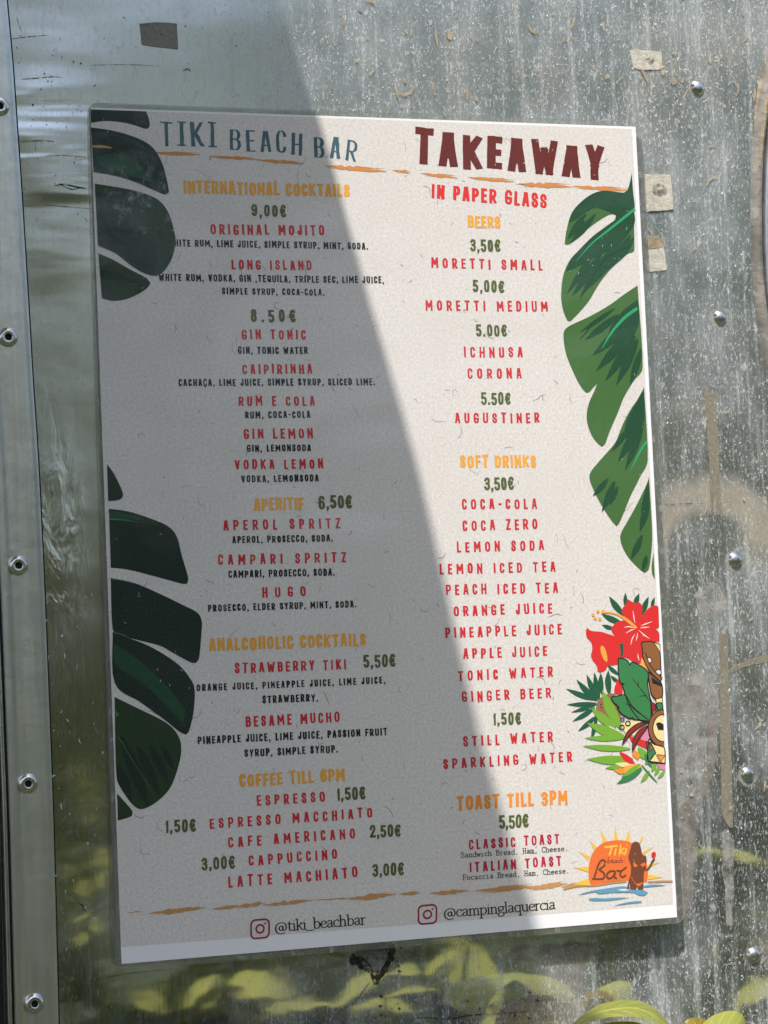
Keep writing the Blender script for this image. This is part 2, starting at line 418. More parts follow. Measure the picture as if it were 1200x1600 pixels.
# ================================================================== CARAVAN WALL
wall = thing('caravan_wall', 'weathered riveted aluminium side of a caravan behind the menu', 'wall', (0, 0, -1.15))
bm = bmesh.new()
NX, NZ = 12, 12
grid = {}
for i in range(NX + 1):
    for j in range(NZ + 1):
        x = -1.6 + 3.2 * i / NX; z = -1.15 + 1.93 * j / NZ
        grid[i, j] = bm.verts.new((x, wall_y(x, z), z))
for i in range(NX):
    for j in range(NZ):
        bm.faces.new((grid[i, j], grid[i + 1, j], grid[i + 1, j + 1], grid[i, j + 1]))
ex = bmesh.ops.extrude_face_region(bm, geom=bm.faces[:])
for v in ex['geom']:
    if isinstance(v, bmesh.types.BMVert): v.co.y += .03
bmesh.ops.recalc_face_normals(bm, faces=bm.faces)
panel = put('wall_panel', bm, M['wall'], wall)

# --- trim strip down the left side, with its bead and pop rivets
EDGE = [(-40, -700), (-12, -260), (10, 0), (19, 100), (26, 200), (33, 300), (44, 480), (51, 600), (59, 720), (66, 860), (72, 1000), (78, 1150), (83, 1290), (87, 1440), (91, 1600), (97, 1860), (104, 2300)]
def sweep(bm, offs, mi=0):                             # offs: list of (px offset from the right edge, height above wall in m)
    rows = []
    pts = catmull([(a, b, 0) for a, b in EDGE], False, 4, 179)
    for q in pts:
        rows.append([bm.verts.new(pw(q.x + o, q.y, h)) for o, h in offs])
    for a, b in zip(rows, rows[1:]):
        for k in range(len(offs) - 1):
            f = bm.faces.new((a[k], b[k], b[k + 1], a[k + 1])); f.material_index = mi; f.smooth = True
bm = bmesh.new()
sweep(bm, [(-69, 0), (-68.5, .0016), (-66, .0022), (-56, .0023), (-53, .0017), (-47, .0017), (-44, .0024), (-12, .0025), (-2, .0023), (-.6, .0019), (0, 0)])
strip = put('trim_strip', bm, M['strip'], wall)
mod = strip.modifiers.new('split', 'EDGE_SPLIT'); mod.split_angle = math.radians(50)
bm = bmesh.new()
sweep(bm, [(-83, 0), (-82, .002), (-79.5, .0042), (-77, .0045), (-74.5, .0040), (-72.6, .0018), (-72.4, -.001)])
put('edge_bead', bm, M['bead'], wall, True)
bm = bmesh.new(); sweep(bm, [(-400, .0006), (-84, .0006)]); put('door_gap', bm, M['dark'], wall)
bm = bmesh.new(); sweep(bm, [(-72.2, .0004), (-69.2, .0004)]); put('seam', bm, M['dark'], wall)
bm = bmesh.new(); sweep(bm, [(-.4, .0003), (2.4, .0003)]); put('seam', bm, M['dark'], wall)

def lathe(bm, prof, n=28, mis=None):                   # prof (r, h) ; axis towards -y
    rings = []
    for r, h in prof:
        if r < 1e-7: rings.append([bm.verts.new((0, -h, 0))])
        else: rings.append([bm.verts.new((r * math.cos(k * math.tau / n), -h, r * math.sin(k * math.tau / n))) for k in range(n)])
    for i, (a, b) in enumerate(zip(rings, rings[1:])):
        for k in range(n):
            q = [a[k % len(a)], a[(k + 1) % n % len(a)], b[(k + 1) % n % len(b)], b[k % len(b)]]
            u = []
            for v in q:
                if v not in u: u.append(v)
            if len(u) > 2:
                f = bm.faces.new(u); f.smooth = True
                if mis: f.material_index = mis[i]
    bmesh.ops.recalc_face_normals(bm, faces=bm.faces)
def rivet_at(proto, px, py, lift, parent, sc_=1.0, rot=0.0):
    o = proto if proto.get('fresh') else proto.copy()
    if 'fresh' in proto: del proto['fresh']
    if 'fresh' in o: del o['fresh']
    if o is not proto: C.objects.link(o)
    o.parent = parent; q = pw(px, py, lift); o.location = q - WORLD0[parent.name]
    o.scale = (sc_, sc_, sc_); o.rotation_euler = (0, rot, 0)
    return o
bm = bmesh.new()
lathe(bm, [(.0050, -.0004), (.0049, .0003), (.0044, .0010), (.0036, .0016), (.0030, .00185), (.0026, .00175), (.0022, .0018), (.0018, .00165), (.00165, .0010), (.0016, .00035), (0, .0003)], 32, [0, 0, 0, 0, 0, 0, 0, 0, 1, 1])
pop = put('pop_rivet', bm, [M['rivet'], M['dark']], strip); pop['fresh'] = 1
for k, (px, py) in enumerate([(-2, 168), (11, 528), (27, 884), (42, 1224), (52, 1567)]):
    rivet_at(pop, px, py, .0024, strip, .98, k * 1.1)
bm = bmesh.new()
lathe(bm, [(.0042, -.0003), (.0041, .0002), (.0037, .0004)] + [(.0036 * math.cos(a * math.pi / 16), .0004 + .0017 * math.sin(a * math.pi / 16)) for a in range(1, 8)] + [(0, .0021)], 28)
riv = put('rivet', bm, M['rivet'], wall); riv['fresh'] = 1
for k, (px, py) in enumerate([(1090, 137), (1125, 496), (1149, 875), (1168, 1210), (1178, 1493), (1060, -230), (1190, 1850)]):
    rivet_at(riv, px, py, 0, wall, (1.0, .95, 1.04, .98, 1.06, 1, 1)[k], k * .7)
# pale residue collars round the solid rivets
bm = bmesh.new()
for (px, py) in [(1090, 137), (1125, 496), (1149, 875), (1168, 1210), (1178, 1493)]:
    pts = []
    for a in range(26):
        th = a * math.tau / 26; r = 15 + 4.5 * mnoise.noise(Vector((px * .1 + math.cos(th) * 1.5, py * .1, math.sin(th) * 1.5))) + (3 if math.sin(th) > 0 else 0)
        pts.append(pw(px + r * math.cos(th), py + r * math.sin(th), .00012))
    ngon(bm, pts)
put('residue_ring', bm, M['mudlight'], wall)

# --- oval hatch whose rubber seal shows at the right edge
A, B, D = pw(1200, 80), pw(1174, 290), pw(1200, 592)
def circ(a, b, c):
    ax, ay, bx, by, cx, cy = a.x, a.z, b.x, b.z, c.x, c.z
    d = 2 * (ax * (by - cy) + bx * (cy - ay) + cx * (ay - by))
    ux = ((ax * ax + ay * ay) * (by - cy) + (bx * bx + by * by) * (cy - ay) + (cx * cx + cy * cy) * (ay - by)) / d
    uy = ((ax * ax + ay * ay) * (cx - bx) + (bx * bx + by * by) * (ax - cx) + (cx * cx + cy * cy) * (bx - ax)) / d
    return ux, uy, math.hypot(ax - ux, ay - uy)
hx, hz, hr = circ(A, B, D)
hatch_n = 160
def ringsweep(bm, prof, mi=0):
    rows = []
    for k in range(hatch_n):
        a = k * math.tau / hatch_n; row = []
        for r, h in prof:
            rr = hr - r + .0006 * mnoise.noise(Vector((math.cos(a) * 9, math.sin(a) * 9, r * 100)))
            x = hx + rr * math.cos(a); z = hz + rr * math.sin(a)
            row.append(bm.verts.new((x, wall_y(x, z) - h, z)))
        rows.append(row)
    for k in range(hatch_n):
        a, b = rows[k], rows[(k + 1) % hatch_n]
        for q in range(len(prof) - 1):
            f = bm.faces.new((a[q], a[q + 1], b[q + 1], b[q])); f.smooth = True; f.material_index = mi
    bmesh.ops.recalc_face_normals(bm, faces=bm.faces)
bm = bmesh.new(); ringsweep(bm, [(-.0005, 0), (0, .0012), (.0010, .0026), (.0026, .0036), (.0044, .0034), (.0058, .0020), (.0062, 0)])
hatch = put('round_hatch', bm, M['rubber'], wall)
bm = bmesh.new(); ringsweep(bm, [(.0062, .0003), (.0070, .0003)]); put('gap', bm, M['dark'], hatch)
bm = bmesh.new(); ringsweep(bm, [(.0067, 0), (.0068, .0030), (.0080, .0040), (.03, .0044), (hr * .9, .0044)]); put('hatch_cover', bm, M['hatchmetal'], hatch)
bm = bmesh.new(); lathe(bm, [(.0022, -.001), (.0021, .0006), (.0012, .0012), (0, .0013)], 16)
sq = pw(1200, 181); put('screw', bm, M['dark'], hatch, org=None).location = Vector((sq.x, sq.y - .0062, sq.z)) - WORLD0[hatch.name]
# sealant smeared beside the seal
bm = bmesh.new()
ngon(bm, catmull([pw(*q, .0002) for q in [(1199, 92), (1190, 112), (1183, 140), (1180, 165), (1178, 200), (1177, 240), (1174, 275), (1180, 292), (1183, 240), (1188, 190), (1195, 150), (1204, 118)]], True, 3))
put('sealant', bm, M['rust'], hatch)
bm = bmesh.new()
pa, pb = [], []
for q in [(1188, 150), (1185, 190), (1183, 230)]:
    v = pw(*q); ang = math.atan2(v.z - hz, v.x - hx)
for k in range(14):
    px0 = pw(1195, 150); px1 = pw(1186, 262)
    a0 = math.atan2(px0.z - hz, px0.x - hx); a1 = math.atan2(px1.z - hz, px1.x - hx)
    a0 = a0 % math.tau; a1 = a1 % math.tau
    a = a0 + (a1 - a0) * k / 13; wd = .0011 * (1 + .5 * mnoise.noise(Vector((k * .6, 0, 3)))) * math.sin(math.pi * (k + .5) / 14) ** .4
    for lst, rr in ((pa, hr - .0026 - wd), (pb, hr - .0026 + wd)):
        x = hx + rr * math.cos(a); z = hz + rr * math.sin(a); lst.append((x, wall_y(x, z) - .0039, z))
ngon(bm, pa + pb[::-1]); put('sealant', bm, M['rust'], hatch)

# --- glue left by old tape, mud, corrosion, scratches (stains of the wall itself)
def decal(name, pts, mat, lift, smooth=True, n=3, rough=0.0):
    bm = bmesh.new()
    q = [(a, b, 0) for a, b in pts]
    if smooth: q = [tuple(v) for v in catmull(q, True, n)]
    if rough: q = [(a + rough * mnoise.noise(Vector((a * .13, b * .13, 1.7))) + rough * .7 * mnoise.noise(Vector((a * .4, b * .4, 5.7))), b + rough * mnoise.noise(Vector((a * .13, b * .13, 9.2))), 0) for a, b, _ in q]
    ngon(bm, [pw(a, b, lift) for a, b, _ in q])
    return put(name, bm, mat, wall)
decal('glue_stain', [(1097, 596), (1102, 607), (1108, 613), (1119, 614), (1119, 640), (1122, 690), (1124, 740), (1127, 800), (1124, 805), (1118, 804), (1119, 785), (1117, 771), (1115, 780), (1114, 796), (1111, 796), (1109, 770), (1108, 730), (1105, 680), (1101, 635)], M['glue'], .00025, True, 2)
decal('glue_stain', [(1123, 990), (1134, 989), (1137, 995), (1138, 1060), (1142, 1150), (1143, 1220), (1145, 1293), (1140, 1293), (1132, 1282), (1128, 1270), (1126, 1200), (1125, 1120), (1124, 1050)], M['glue'], .00025, True, 2)
decal('mud_stain', [(1040, 1056), (1080, 1050), (1100, 1046), (1120, 1055), (1121, 1100), (1121, 1160), (1117, 1205), (1100, 1240), (1085, 1262), (1090, 1330), (1075, 1420), (1060, 1440), (1050, 1300)], M['mudlight'], .0002, True, 4, 4)
decal('mud_stain', [(1045, 1072), (1085, 1070), (1118, 1090), (1120, 1140), (1118, 1200), (1100, 1245), (1082, 1270), (1062, 1290), (1060, 1262), (1085, 1240), (1098, 1215), (1103, 1170), (1100, 1120), (1078, 1118), (1048, 1112)], M['mud'], .00024, True, 4, 4)
decal('mud_stain', [(1060, 1270), (1085, 1262), (1090, 1330), (1078, 1400), (1072, 1440), (1062, 1420)], M['mud'], .00022, True, 4, 5)
decal('mud_stain', [(1085, 930), (1105, 912), (1125, 918), (1135, 945), (1120, 965), (1095, 968)], M['mudlight'], .0002, True, 4, 5)
decal('mud_stain', [(1140, 1044), (1170, 1030), (1205, 1022), (1205, 1034), (1170, 1040), (1142, 1052)], M['glue'], .0002, True, 4, 2)
decal('mud_stain', [(1128, 1300), (1146, 1300), (1146, 1400), (1142, 1450), (1134, 1440), (1130, 1370)], M['mudlight'], .0002, True, 4, 4)
decal('mud_stain', [(895, 1470), (930, 1478), (915, 1500), (908, 1540), (900, 1556), (888, 1540), (890, 1500), (870, 1480)], M['mud'], .0002, True, 4, 5)
decal('mud_stain', [(800, 1480), (880, 1474), (940, 1470), (925, 1492), (850, 1502), (790, 1500)], M['mud'], .00022, True, 4, 6)
decal('corrosion_stain', [(548, 1488), (565, 1494), (585, 1496), (600, 1480), (618, 1474), (614, 1500), (602, 1520), (592, 1535), (585, 1537), (576, 1520), (560, 1512), (545, 1503)], M['corrosion'], .0002, True, 4, 5)
decal('oxide_stain', [(560, 1480), (600, 1474), (608, 1490), (600, 1508), (590, 1521), (580, 1512), (574, 1500), (552, 1494)], M['oxide'], .0003, True, 4, 4)
decal('mud_stain', [(700, 1583), (760, 1572), (800, 1560), (850, 1556), (855, 1578), (780, 1586), (720, 1595)], M['mud'], .0002, True, 4, 8)
bm = bmesh.new()
def wline(pts, wd, lift=.0004, ws=None):
    q = catmull([pw(*p) for p in pts], False, 3, 150)
    q2 = [Vector((v.x, v.z)) for v in q]; h = wd * .5 * PXM
    ws = [math.sin(math.pi * (i + .6) / (len(q2) + .2)) ** .6 * (1 + .5 * mnoise.noise(Vector((i * .9, pts[0][0], 0)))) for i in range(len(q2))]
    L, R = ribbon2(q2, h * .7, h * .7, .2, ws)
    a = [bm.verts.new((v.x, wall_y(v.x, v.y) - lift, v.y)) for v in L]; b = [bm.verts.new((v.x, wall_y(v.x, v.y) - lift, v.y)) for v in R]
    for i in range(len(a) - 1): bm.faces.new((a[i], b[i], b[i + 1], a[i + 1]))
for pts, wd in [([(18, 61), (40, 58), (75, 55)], 1.3), ([(26, 26), (30, 40), (36, 53)], 1.2), ([(33, 124), (60, 122), (80, 120), (98, 121)], 2), ([(136, 102), (200, 101), (240, 103)], 1), ([(86, 290), (100, 288), (118, 292), (136, 295)], 3.5), ([(92, 287), (112, 296), (130, 292)], 2),
                ([(30, 222), (60, 220), (85, 221)], 1.5), ([(285, 111), (293, 108), (297, 111)], 4), ([(550, 1571), (570, 1545), (580, 1532)], 1.8), ([(640, 1596), (660, 1590), (700, 1592), (735, 1586), (780, 1584), (830, 1579)], 2.6), ([(1037, 788), (1070, 787), (1098, 787)], 1.4),
                ([(135, 1535), (200, 1521), (270, 1515)], 1), ([(70, 244), (100, 243), (140, 246)], 1.2), ([(68, 320), (100, 323), (140, 326)], 1.4), ([(122, 1412), (128, 1414), (131, 1419)], 3), ([(128, 1420), (134, 1424)], 3), ([(560, 18), (575, 26)], 3), ([(888, 1570), (895, 1560), (905, 1557)], 1.5), ([(700, 1590), (712, 1585)], 4)]:
    wline(pts, wd)
for k in range(150):
    px = random.uniform(22, 560) if k < 70 else random.uniform(560, 860); py = random.uniform(10, 150) if k < 70 else random.uniform(1560, 1598)
    if k < 70 and random.random() < .55: px = random.uniform(22, 140); py = random.uniform(30, 330)
    if k >= 70: py = 1592 - abs(random.gauss(0, 16)); px = random.choice([random.gauss(720, 40), random.gauss(805, 30), random.gauss(600, 20)])
    if k >= 125: px = random.gauss(612, 14); py = random.gauss(1500, 14)
    r = random.choice([.6, .8, 1.0, 1.6, 2.6 if k > 70 else 1.2])
    ngon(bm, [pw(px + r * random.uniform(.6, 1.2) * math.cos(a * math.tau / 7), py + r * random.uniform(.6, 1.2) * math.sin(a * math.tau / 7), .00045 + k * 1e-6) for a in range(7)])
put('scratches', bm, M['scratch'], wall)
# dried splashes: thousands of tiny curls and dashes, one stuff part
def splashes(bm, n, sampler, lift, size=1.0, P=pw):
    for k in range(n):
        px, py = sampler()
        L = random.choice([2, 3, 3, 4, 5, 7, 11]) * size * random.uniform(.7, 1.3); wd = random.uniform(.7, 2.0) * size
        kind = random.random(); an = math.radians(random.gauss(86, 14)); pts = []
        if kind < .62: pts = [(px + math.cos(an) * L * t + random.gauss(0, .35), py + math.sin(an) * L * t) for t in (0, .35, .7, 1)]
        elif kind < .86:
            a0 = random.uniform(0, math.tau); r = L * .55
            pts = [(px + r * math.cos(a0 + t * 1.9), py + r * math.sin(a0 + t * 1.9)) for t in (0, .33, .66, 1)]
        else:
            r = wd * random.uniform(.7, 1.5)
            q = [P(px + r * random.uniform(.6, 1.2) * math.cos(a * math.tau / 6), py + 1.3 * r * random.uniform(.6, 1.2) * math.sin(a * math.tau / 6), lift + (k % 40) * 2e-6) for a in range(6)]
            ngon(bm, q); continue
        q = [P(*p) for p in pts]; q2 = [Vector((v.x, v.z)) for v in q]; h = wd * .5 * PXM
        Lf, R = ribbon2(q2, h, h, 0, [.35, 1, .9, .3])
        lf = lift + (k % 40) * 2e-6
        yy = (lambda v: wall_y(v.x, v.y) - lf) if P is pw else (lambda v: -lf)
        a = [bm.verts.new((v.x, yy(v), v.y)) for v in Lf]; b = [bm.verts.new((v.x, yy(v), v.y)) for v in R]
        for i in range(3): bm.faces.new((a[i], b[i], b[i + 1], a[i + 1]))
def s_right():
    while True:
        px = random.uniform(985, 1205); py = random.uniform(-10, 1610)
        if px > 1000 + (py - 200) * .052: return px, py
def s_top():
    while True:
        px = random.uniform(420, 1205); py = random.uniform(-8, 200)
        if mnoise.noise(Vector((px * .012, py * .02, 4))) > -.35 and px > 420 + py * .3: return px, py
def s_bot(): return random.uniform(830, 1205), random.uniform(1475, 1605)
def s_left(): return random.uniform(30, 170), random.uniform(150, 1500)
bm = bmesh.new()
splashes(bm, 1100, s_right, .0003, .66); splashes(bm, 1500, s_top, .0003, .6); splashes(bm, 200, s_bot, .0003, .62); splashes(bm, 200, s_left, .0005, .8)
o = put('dried_splashes', bm, M['splash'], wall); o['kind'] = 'stuff'
bm = bmesh.new(); splashes(bm, 70, s_top, .0007, 2.4); splashes(bm, 40, s_right, .0007, 2.0)
o = put('mud_splashes', bm, M['splash_tan'], wall); o['kind'] = 'stuff'

# ================================================================== OLD TAPE PIECES
def tape(name, pts, mat, label, extra=None):
    root = thing(name, label, 'tape', pw(*pts[0]), 'old tape pieces on the wall')
    bm = bmesh.new(); q = []
    for i, p in enumerate(pts):
        a = Vector(p); b = Vector(pts[(i + 1) % len(pts)])
        for k in range(7):
            t_ = k / 7; v = a.lerp(b, t_)
            q.append((v.x + .9 * mnoise.noise(Vector((v.x * .3, v.y * .3, 2))), v.y + .9 * mnoise.noise(Vector((v.x * .3, v.y * .3, 8)))))
    slab(bm, [pw(a, b, .00034) for a, b in q], .0003)
    put('tape_strip', bm, mat, root)
    for nm, pts2, mt, lf in (extra or []):
        bm = bmesh.new(); ngon(bm, [Vector(v) for v in catmull([pw(a, b, lf) for a, b in pts2], True, 4)]); put(nm, bm, mt, root)
    return root
tape('tape_piece', [(218, 38), (228, 41), (240, 35), (258, 36), (276, 37), (278, 77), (262, 75), (240, 73), (222, 70)], M['tape_grey'], 'torn dark grey paper tape alone at the top left in shade')
tape('tape_piece', [(984, 78), (1008, 79), (1033, 81), (1035, 108), (1020, 109), (1005, 110), (989, 106)], M['tape'], 'small cream tape rectangle above the menu\'s top right corner',
     [('mark', [(1008, 92), (1018, 88), (1023, 96), (1016, 101), (1009, 98)], M['rub'], .0005), ('torn_edge', [(990, 107), (1005, 109.5), (1020, 108.5), (1020, 110.5), (1004, 111), (989, 109)], M['scratch'], .0005)])
tape('tape_piece', [(1001, 272), (1047, 273), (1050, 300), (1052, 328), (1030, 330), (1000, 332)], M['tape'], 'large square cream tape with a dark rubbed spot beside the menu',
     [('mark', [(1017, 290), (1030, 286), (1040, 292), (1042, 302), (1033, 307), (1020, 303)], M['rub'], .0005), ('torn_edge', [(1003, 329), (1030, 329.5), (1052, 327), (1052, 329.5), (1030, 332), (1003, 333)], M['scratch'], .0005)])
tape('tape_piece', [(1003, 369), (1034, 372), (1038, 395), (1041, 422), (1012, 425), (1006, 425)], M['tape'], 'cream tape with a brown stained top below the square tape',
     [('stain', [(1006, 370), (1034, 372), (1036, 385), (1020, 389), (1006, 386)], M['tape_brown'], .0005)])

# ================================================================== MENU
menu = thing('laminated_menu', 'laminated beige bar menu with printed green leaves on the metal wall', 'menu', (0, 0, -.215))
TL, TR, BR, BL = (141, 168), (993, 198), (1058, 1433), (190, 1506)
bm = bmesh.new()
q = [pp(*TL), pp(*TR), pp(*BR), pp(*BL)]
slab(bm, [Vector((v.x, 0, v.z)) for v in q], .0004)
sheet = put('paper_sheet', bm, M['paper'], menu)
def quad_at(u, v):                                     # u, v in 0..1 over the sheet (v downwards)
    a = q[0].lerp(q[1], u); b = q[3].lerp(q[2], u); return a.lerp(b, v)
Wd, Hd = .297, .42
bm = bmesh.new()
bgp = [pp(141.5, 171), pp(987.5, 201.5), pp(1052, 1413), pp(189, 1480)]
ngon(bm, [Vector((v.x, -LEV, v.z)) for v in bgp])
put('background_print', bm, M['kraft'], sheet)

# hair-like fibres of the recycled paper print
pr = Print(2)
for k in range(260):
    u, v = random.uniform(.03, .96), random.uniform(.02, .96)
    p0 = quad_at(u, v); an = random.uniform(0, math.tau); L = random.choice([2, 3, 3, 4, 5, 8, 11]) * .8 * MM
    pts = []; x, z = p0.x, p0.z; cur = random.gauss(0, 1.0)
    for i in range(6):
        pts.append(Vector((x, z))); x += math.cos(an) * L / 5; z += math.sin(an) * L / 5; an += cur * .4 + random.gauss(0, .35)
    wd = random.uniform(.07, .17) * MM
    L_, R_ = ribbon2(pts, wd, wd, 0, [.3, 1, .8, 1, .7, .2])
    pr.strip(L_, R_, pr.lift())
for k in range(420):
    u, v = random.uniform(.01, .985), random.uniform(.01, .965); p0 = quad_at(u, v); r = random.uniform(.06, .2) * MM
    y = pr.lift(); a = random.uniform(0, 3.1); e = random.uniform(.4, 1.2)
    ngon(pr.bm, [Vector((p0.x + r * (math.cos(t_) * math.cos(a) - e * math.sin(t_) * math.sin(a)), -y, p0.z + r * (math.cos(t_) * math.sin(a) + e * math.sin(t_) * math.cos(a)))) for t_ in [i * math.tau / 5 for i in range(5)]])
put('fibre_print', pr.bm, M['fibre'], sheet)['kind'] = 'stuff'

# ------------------------------------------------------------------ lettering
G = {
 'A': (.96, [[(0, 0), (.36, 1)], [(1, 0), (.64, 1)], [(.34, 1), (.66, 1)], [(.22, .30), (.78, .30)]]),
 'B': (.95, [[(0, 0), (0, 1)], [(0, 1), (.62, 1), (.92, .88), (.92, .66), (.62, .54), (0, .53)], [(0, .53), (.66, .53), (1, .38), (1, .15), (.68, 0), (0, 0)]]),
 'C': (.88, [[(1, .77), (.96, .89), (.72, 1), (.28, 1), (0, .82), (0, .18), (.28, 0), (.72, 0), (.96, .11), (1, .23)]]),
 'D': (.95, [[(0, 0), (0, 1)], [(0, 1), (.55, 1), (.95, .80), (1, .5), (.95, .2), (.55, 0), (0, 0)]]),
 'E': (.80, [[(0, 0), (0, 1)], [(0, 1), (1, 1)], [(0, .51), (.85, .51)], [(0, 0), (1, 0)]]),
 'F': (.80, [[(0, 0), (0, 1)], [(0, 1), (1, 1)], [(0, .50), (.85, .50)]]),
 'G': (.95, [[(1, .78), (.95, .90), (.7, 1), (.28, 1), (0, .82), (0, .18), (.28, 0), (.75, 0), (1, .14), (1, .42)], [(.55, .42), (1, .42)]]),
 'H': (.98, [[(0, 0), (0, 1)], [(1, 0), (1, 1)], [(0, .48), (1, .48)]]),
 'I': (0, [[(.5, 0), (.5, 1)]]),
 'J': (.80, [[(1, 1), (1, .2), (.78, 0), (.3, 0), (0, .14), (0, .30)]]),
 'K': (.98, [[(0, 0), (0, 1)], [(1, 1), (.12, .42)], [(.30, .58), (1, 0)]]),
 'L': (.76, [[(0, 1), (0, 0)], [(0, 0), (1, 0)]]),
 'M': (1.28, [[(0, 0), (.04, 1)], [(.06, 1), (.5, .36)], [(.5, .36), (.94, 1)], [(.96, 1), (1, 0)]]),
 'N': (1.0, [[(0, 0), (0, 1)], [(0, .96), (1, .04)], [(1, 0), (1, 1)]]),
 'O': (1.0, ['O']), 'Q': (1.0, ['O', [(.62, .3), (1, -.06)]]),
 'P': (.92, [[(0, 0), (0, 1)], [(0, 1), (.62, 1), (1, .86), (1, .58), (.62, .43), (0, .43)]]),
 'R': (.96, [[(0, 0), (0, 1)], [(0, 1), (.62, 1), (.96, .86), (.96, .60), (.62, .46), (0, .46)], [(.48, .46), (1, 0)]]),
 'S': (.88, [[(.98, .74), (.92, .90), (.66, 1), (.30, 1), (.02, .86), (.02, .68), (.26, .55), (.74, .45), (.98, .32), (.98, .14), (.70, 0), (.32, 0), (.06, .10), (0, .27)]]),
 'T': (.95, [[(0, 1), (1, 1)], [(.5, 1), (.5, 0)]]),
 'U': (.96, [[(0, 1), (0, .2), (.26, 0), (.74, 0), (1, .2), (1, 1)]]),
 'V': (.98, [[(0, 1), (.44, 0)], [(1, 1), (.56, 0)]]),
 'W': (1.38, [[(0, 1), (.22, 0)], [(.24, 0), (.5, .72)], [(.5, .72), (.76, 0)], [(.78, 0), (1, 1)]]),
 'X': (.95, [[(0, 0), (1, 1)], [(0, 1), (1, 0)]]),
 'Y': (.96, [[(0, 1), (.5, .42)], [(1, 1), (.5, .42)], [(.5, .46), (.5, 0)]]),
 'Z': (.88, [[(0, 1), (1, 1)], [(.96, 1), (.04, 0)], [(0, 0), (1, 0)]]),
 '\u00c7': (.88, [[(1, .77), (.96, .89), (.72, 1), (.28, 1), (0, .82), (0, .18), (.28, 0), (.72, 0), (.96, .11), (1, .23)], [(.55, -.05), (.6, -.16), (.35, -.22)]]),
 '0': (.92, ['O']),
 '1': (.42, [[(.0, .80), (.8, 1)], [(.8, 1), (.8, 0)]]),
 '2': (.90, [[(0, .72), (.08, .90), (.34, 1), (.68, 1), (.96, .86), (.96, .64), (.02, .04)], [(0, 0), (1, 0)]]),
 '3': (.90, [[(0, .84), (.28, 1), (.7, 1), (.95, .87), (.95, .66), (.7, .54), (.38, .53)], [(.7, .53), (1, .38), (1, .14), (.7, 0), (.28, 0), (0, .16)]]),
 '5': (.90, [[(.95, 1), (.06, 1)], [(.06, 1), (.03, .56)], [(.03, .56), (.62, .60), (1, .44), (1, .16), (.68, 0), (.26, 0), (0, .14)]]),
 '6': (.92, [[(.95, .84), (.68, 1), (.30, 1), (0, .80), (0, .18), (.28, 0), (.72, 0), (1, .16), (1, .40), (.72, .56), (.28, .56), (.02, .42)]]),
 '8': (.92, ['8a', '8b']),
 '9': (.92, [[(.05, .16), (.32, 0), (.70, 0), (1, .20), (1, .82), (.72, 1), (.28, 1), (0, .84), (0, .60), (.28, .44), (.72, .44), (.98, .58)]]),
 '\u20ac': (.95, [[(1, .86), (.82, 1), (.45, 1), (.2, .82), (.2, .18), (.45, 0), (.82, 0), (1, .14)], [(-.02, .60), (.78, .60)], [(-.02, .40), (.74, .40)]]),
 'i': (.75, [[(.5, 0), (.5, 1)], [(.1, 1), (.9, 1)], [(.1, 0), (.9, 0)]]),
 '-': (.6, [[(0, .46), (1, .46)]]),
}
def superloop(cx, cy, rx, ry, n=20):
    pts = []
    for k in range(n + 1):
        a = k * math.tau / n; c, s_ = math.cos(a), math.sin(a)
        pts.append((cx + rx * math.copysign(abs(c) ** .8, c), cy + ry * math.copysign(abs(s_) ** .8, s_)))
    return pts
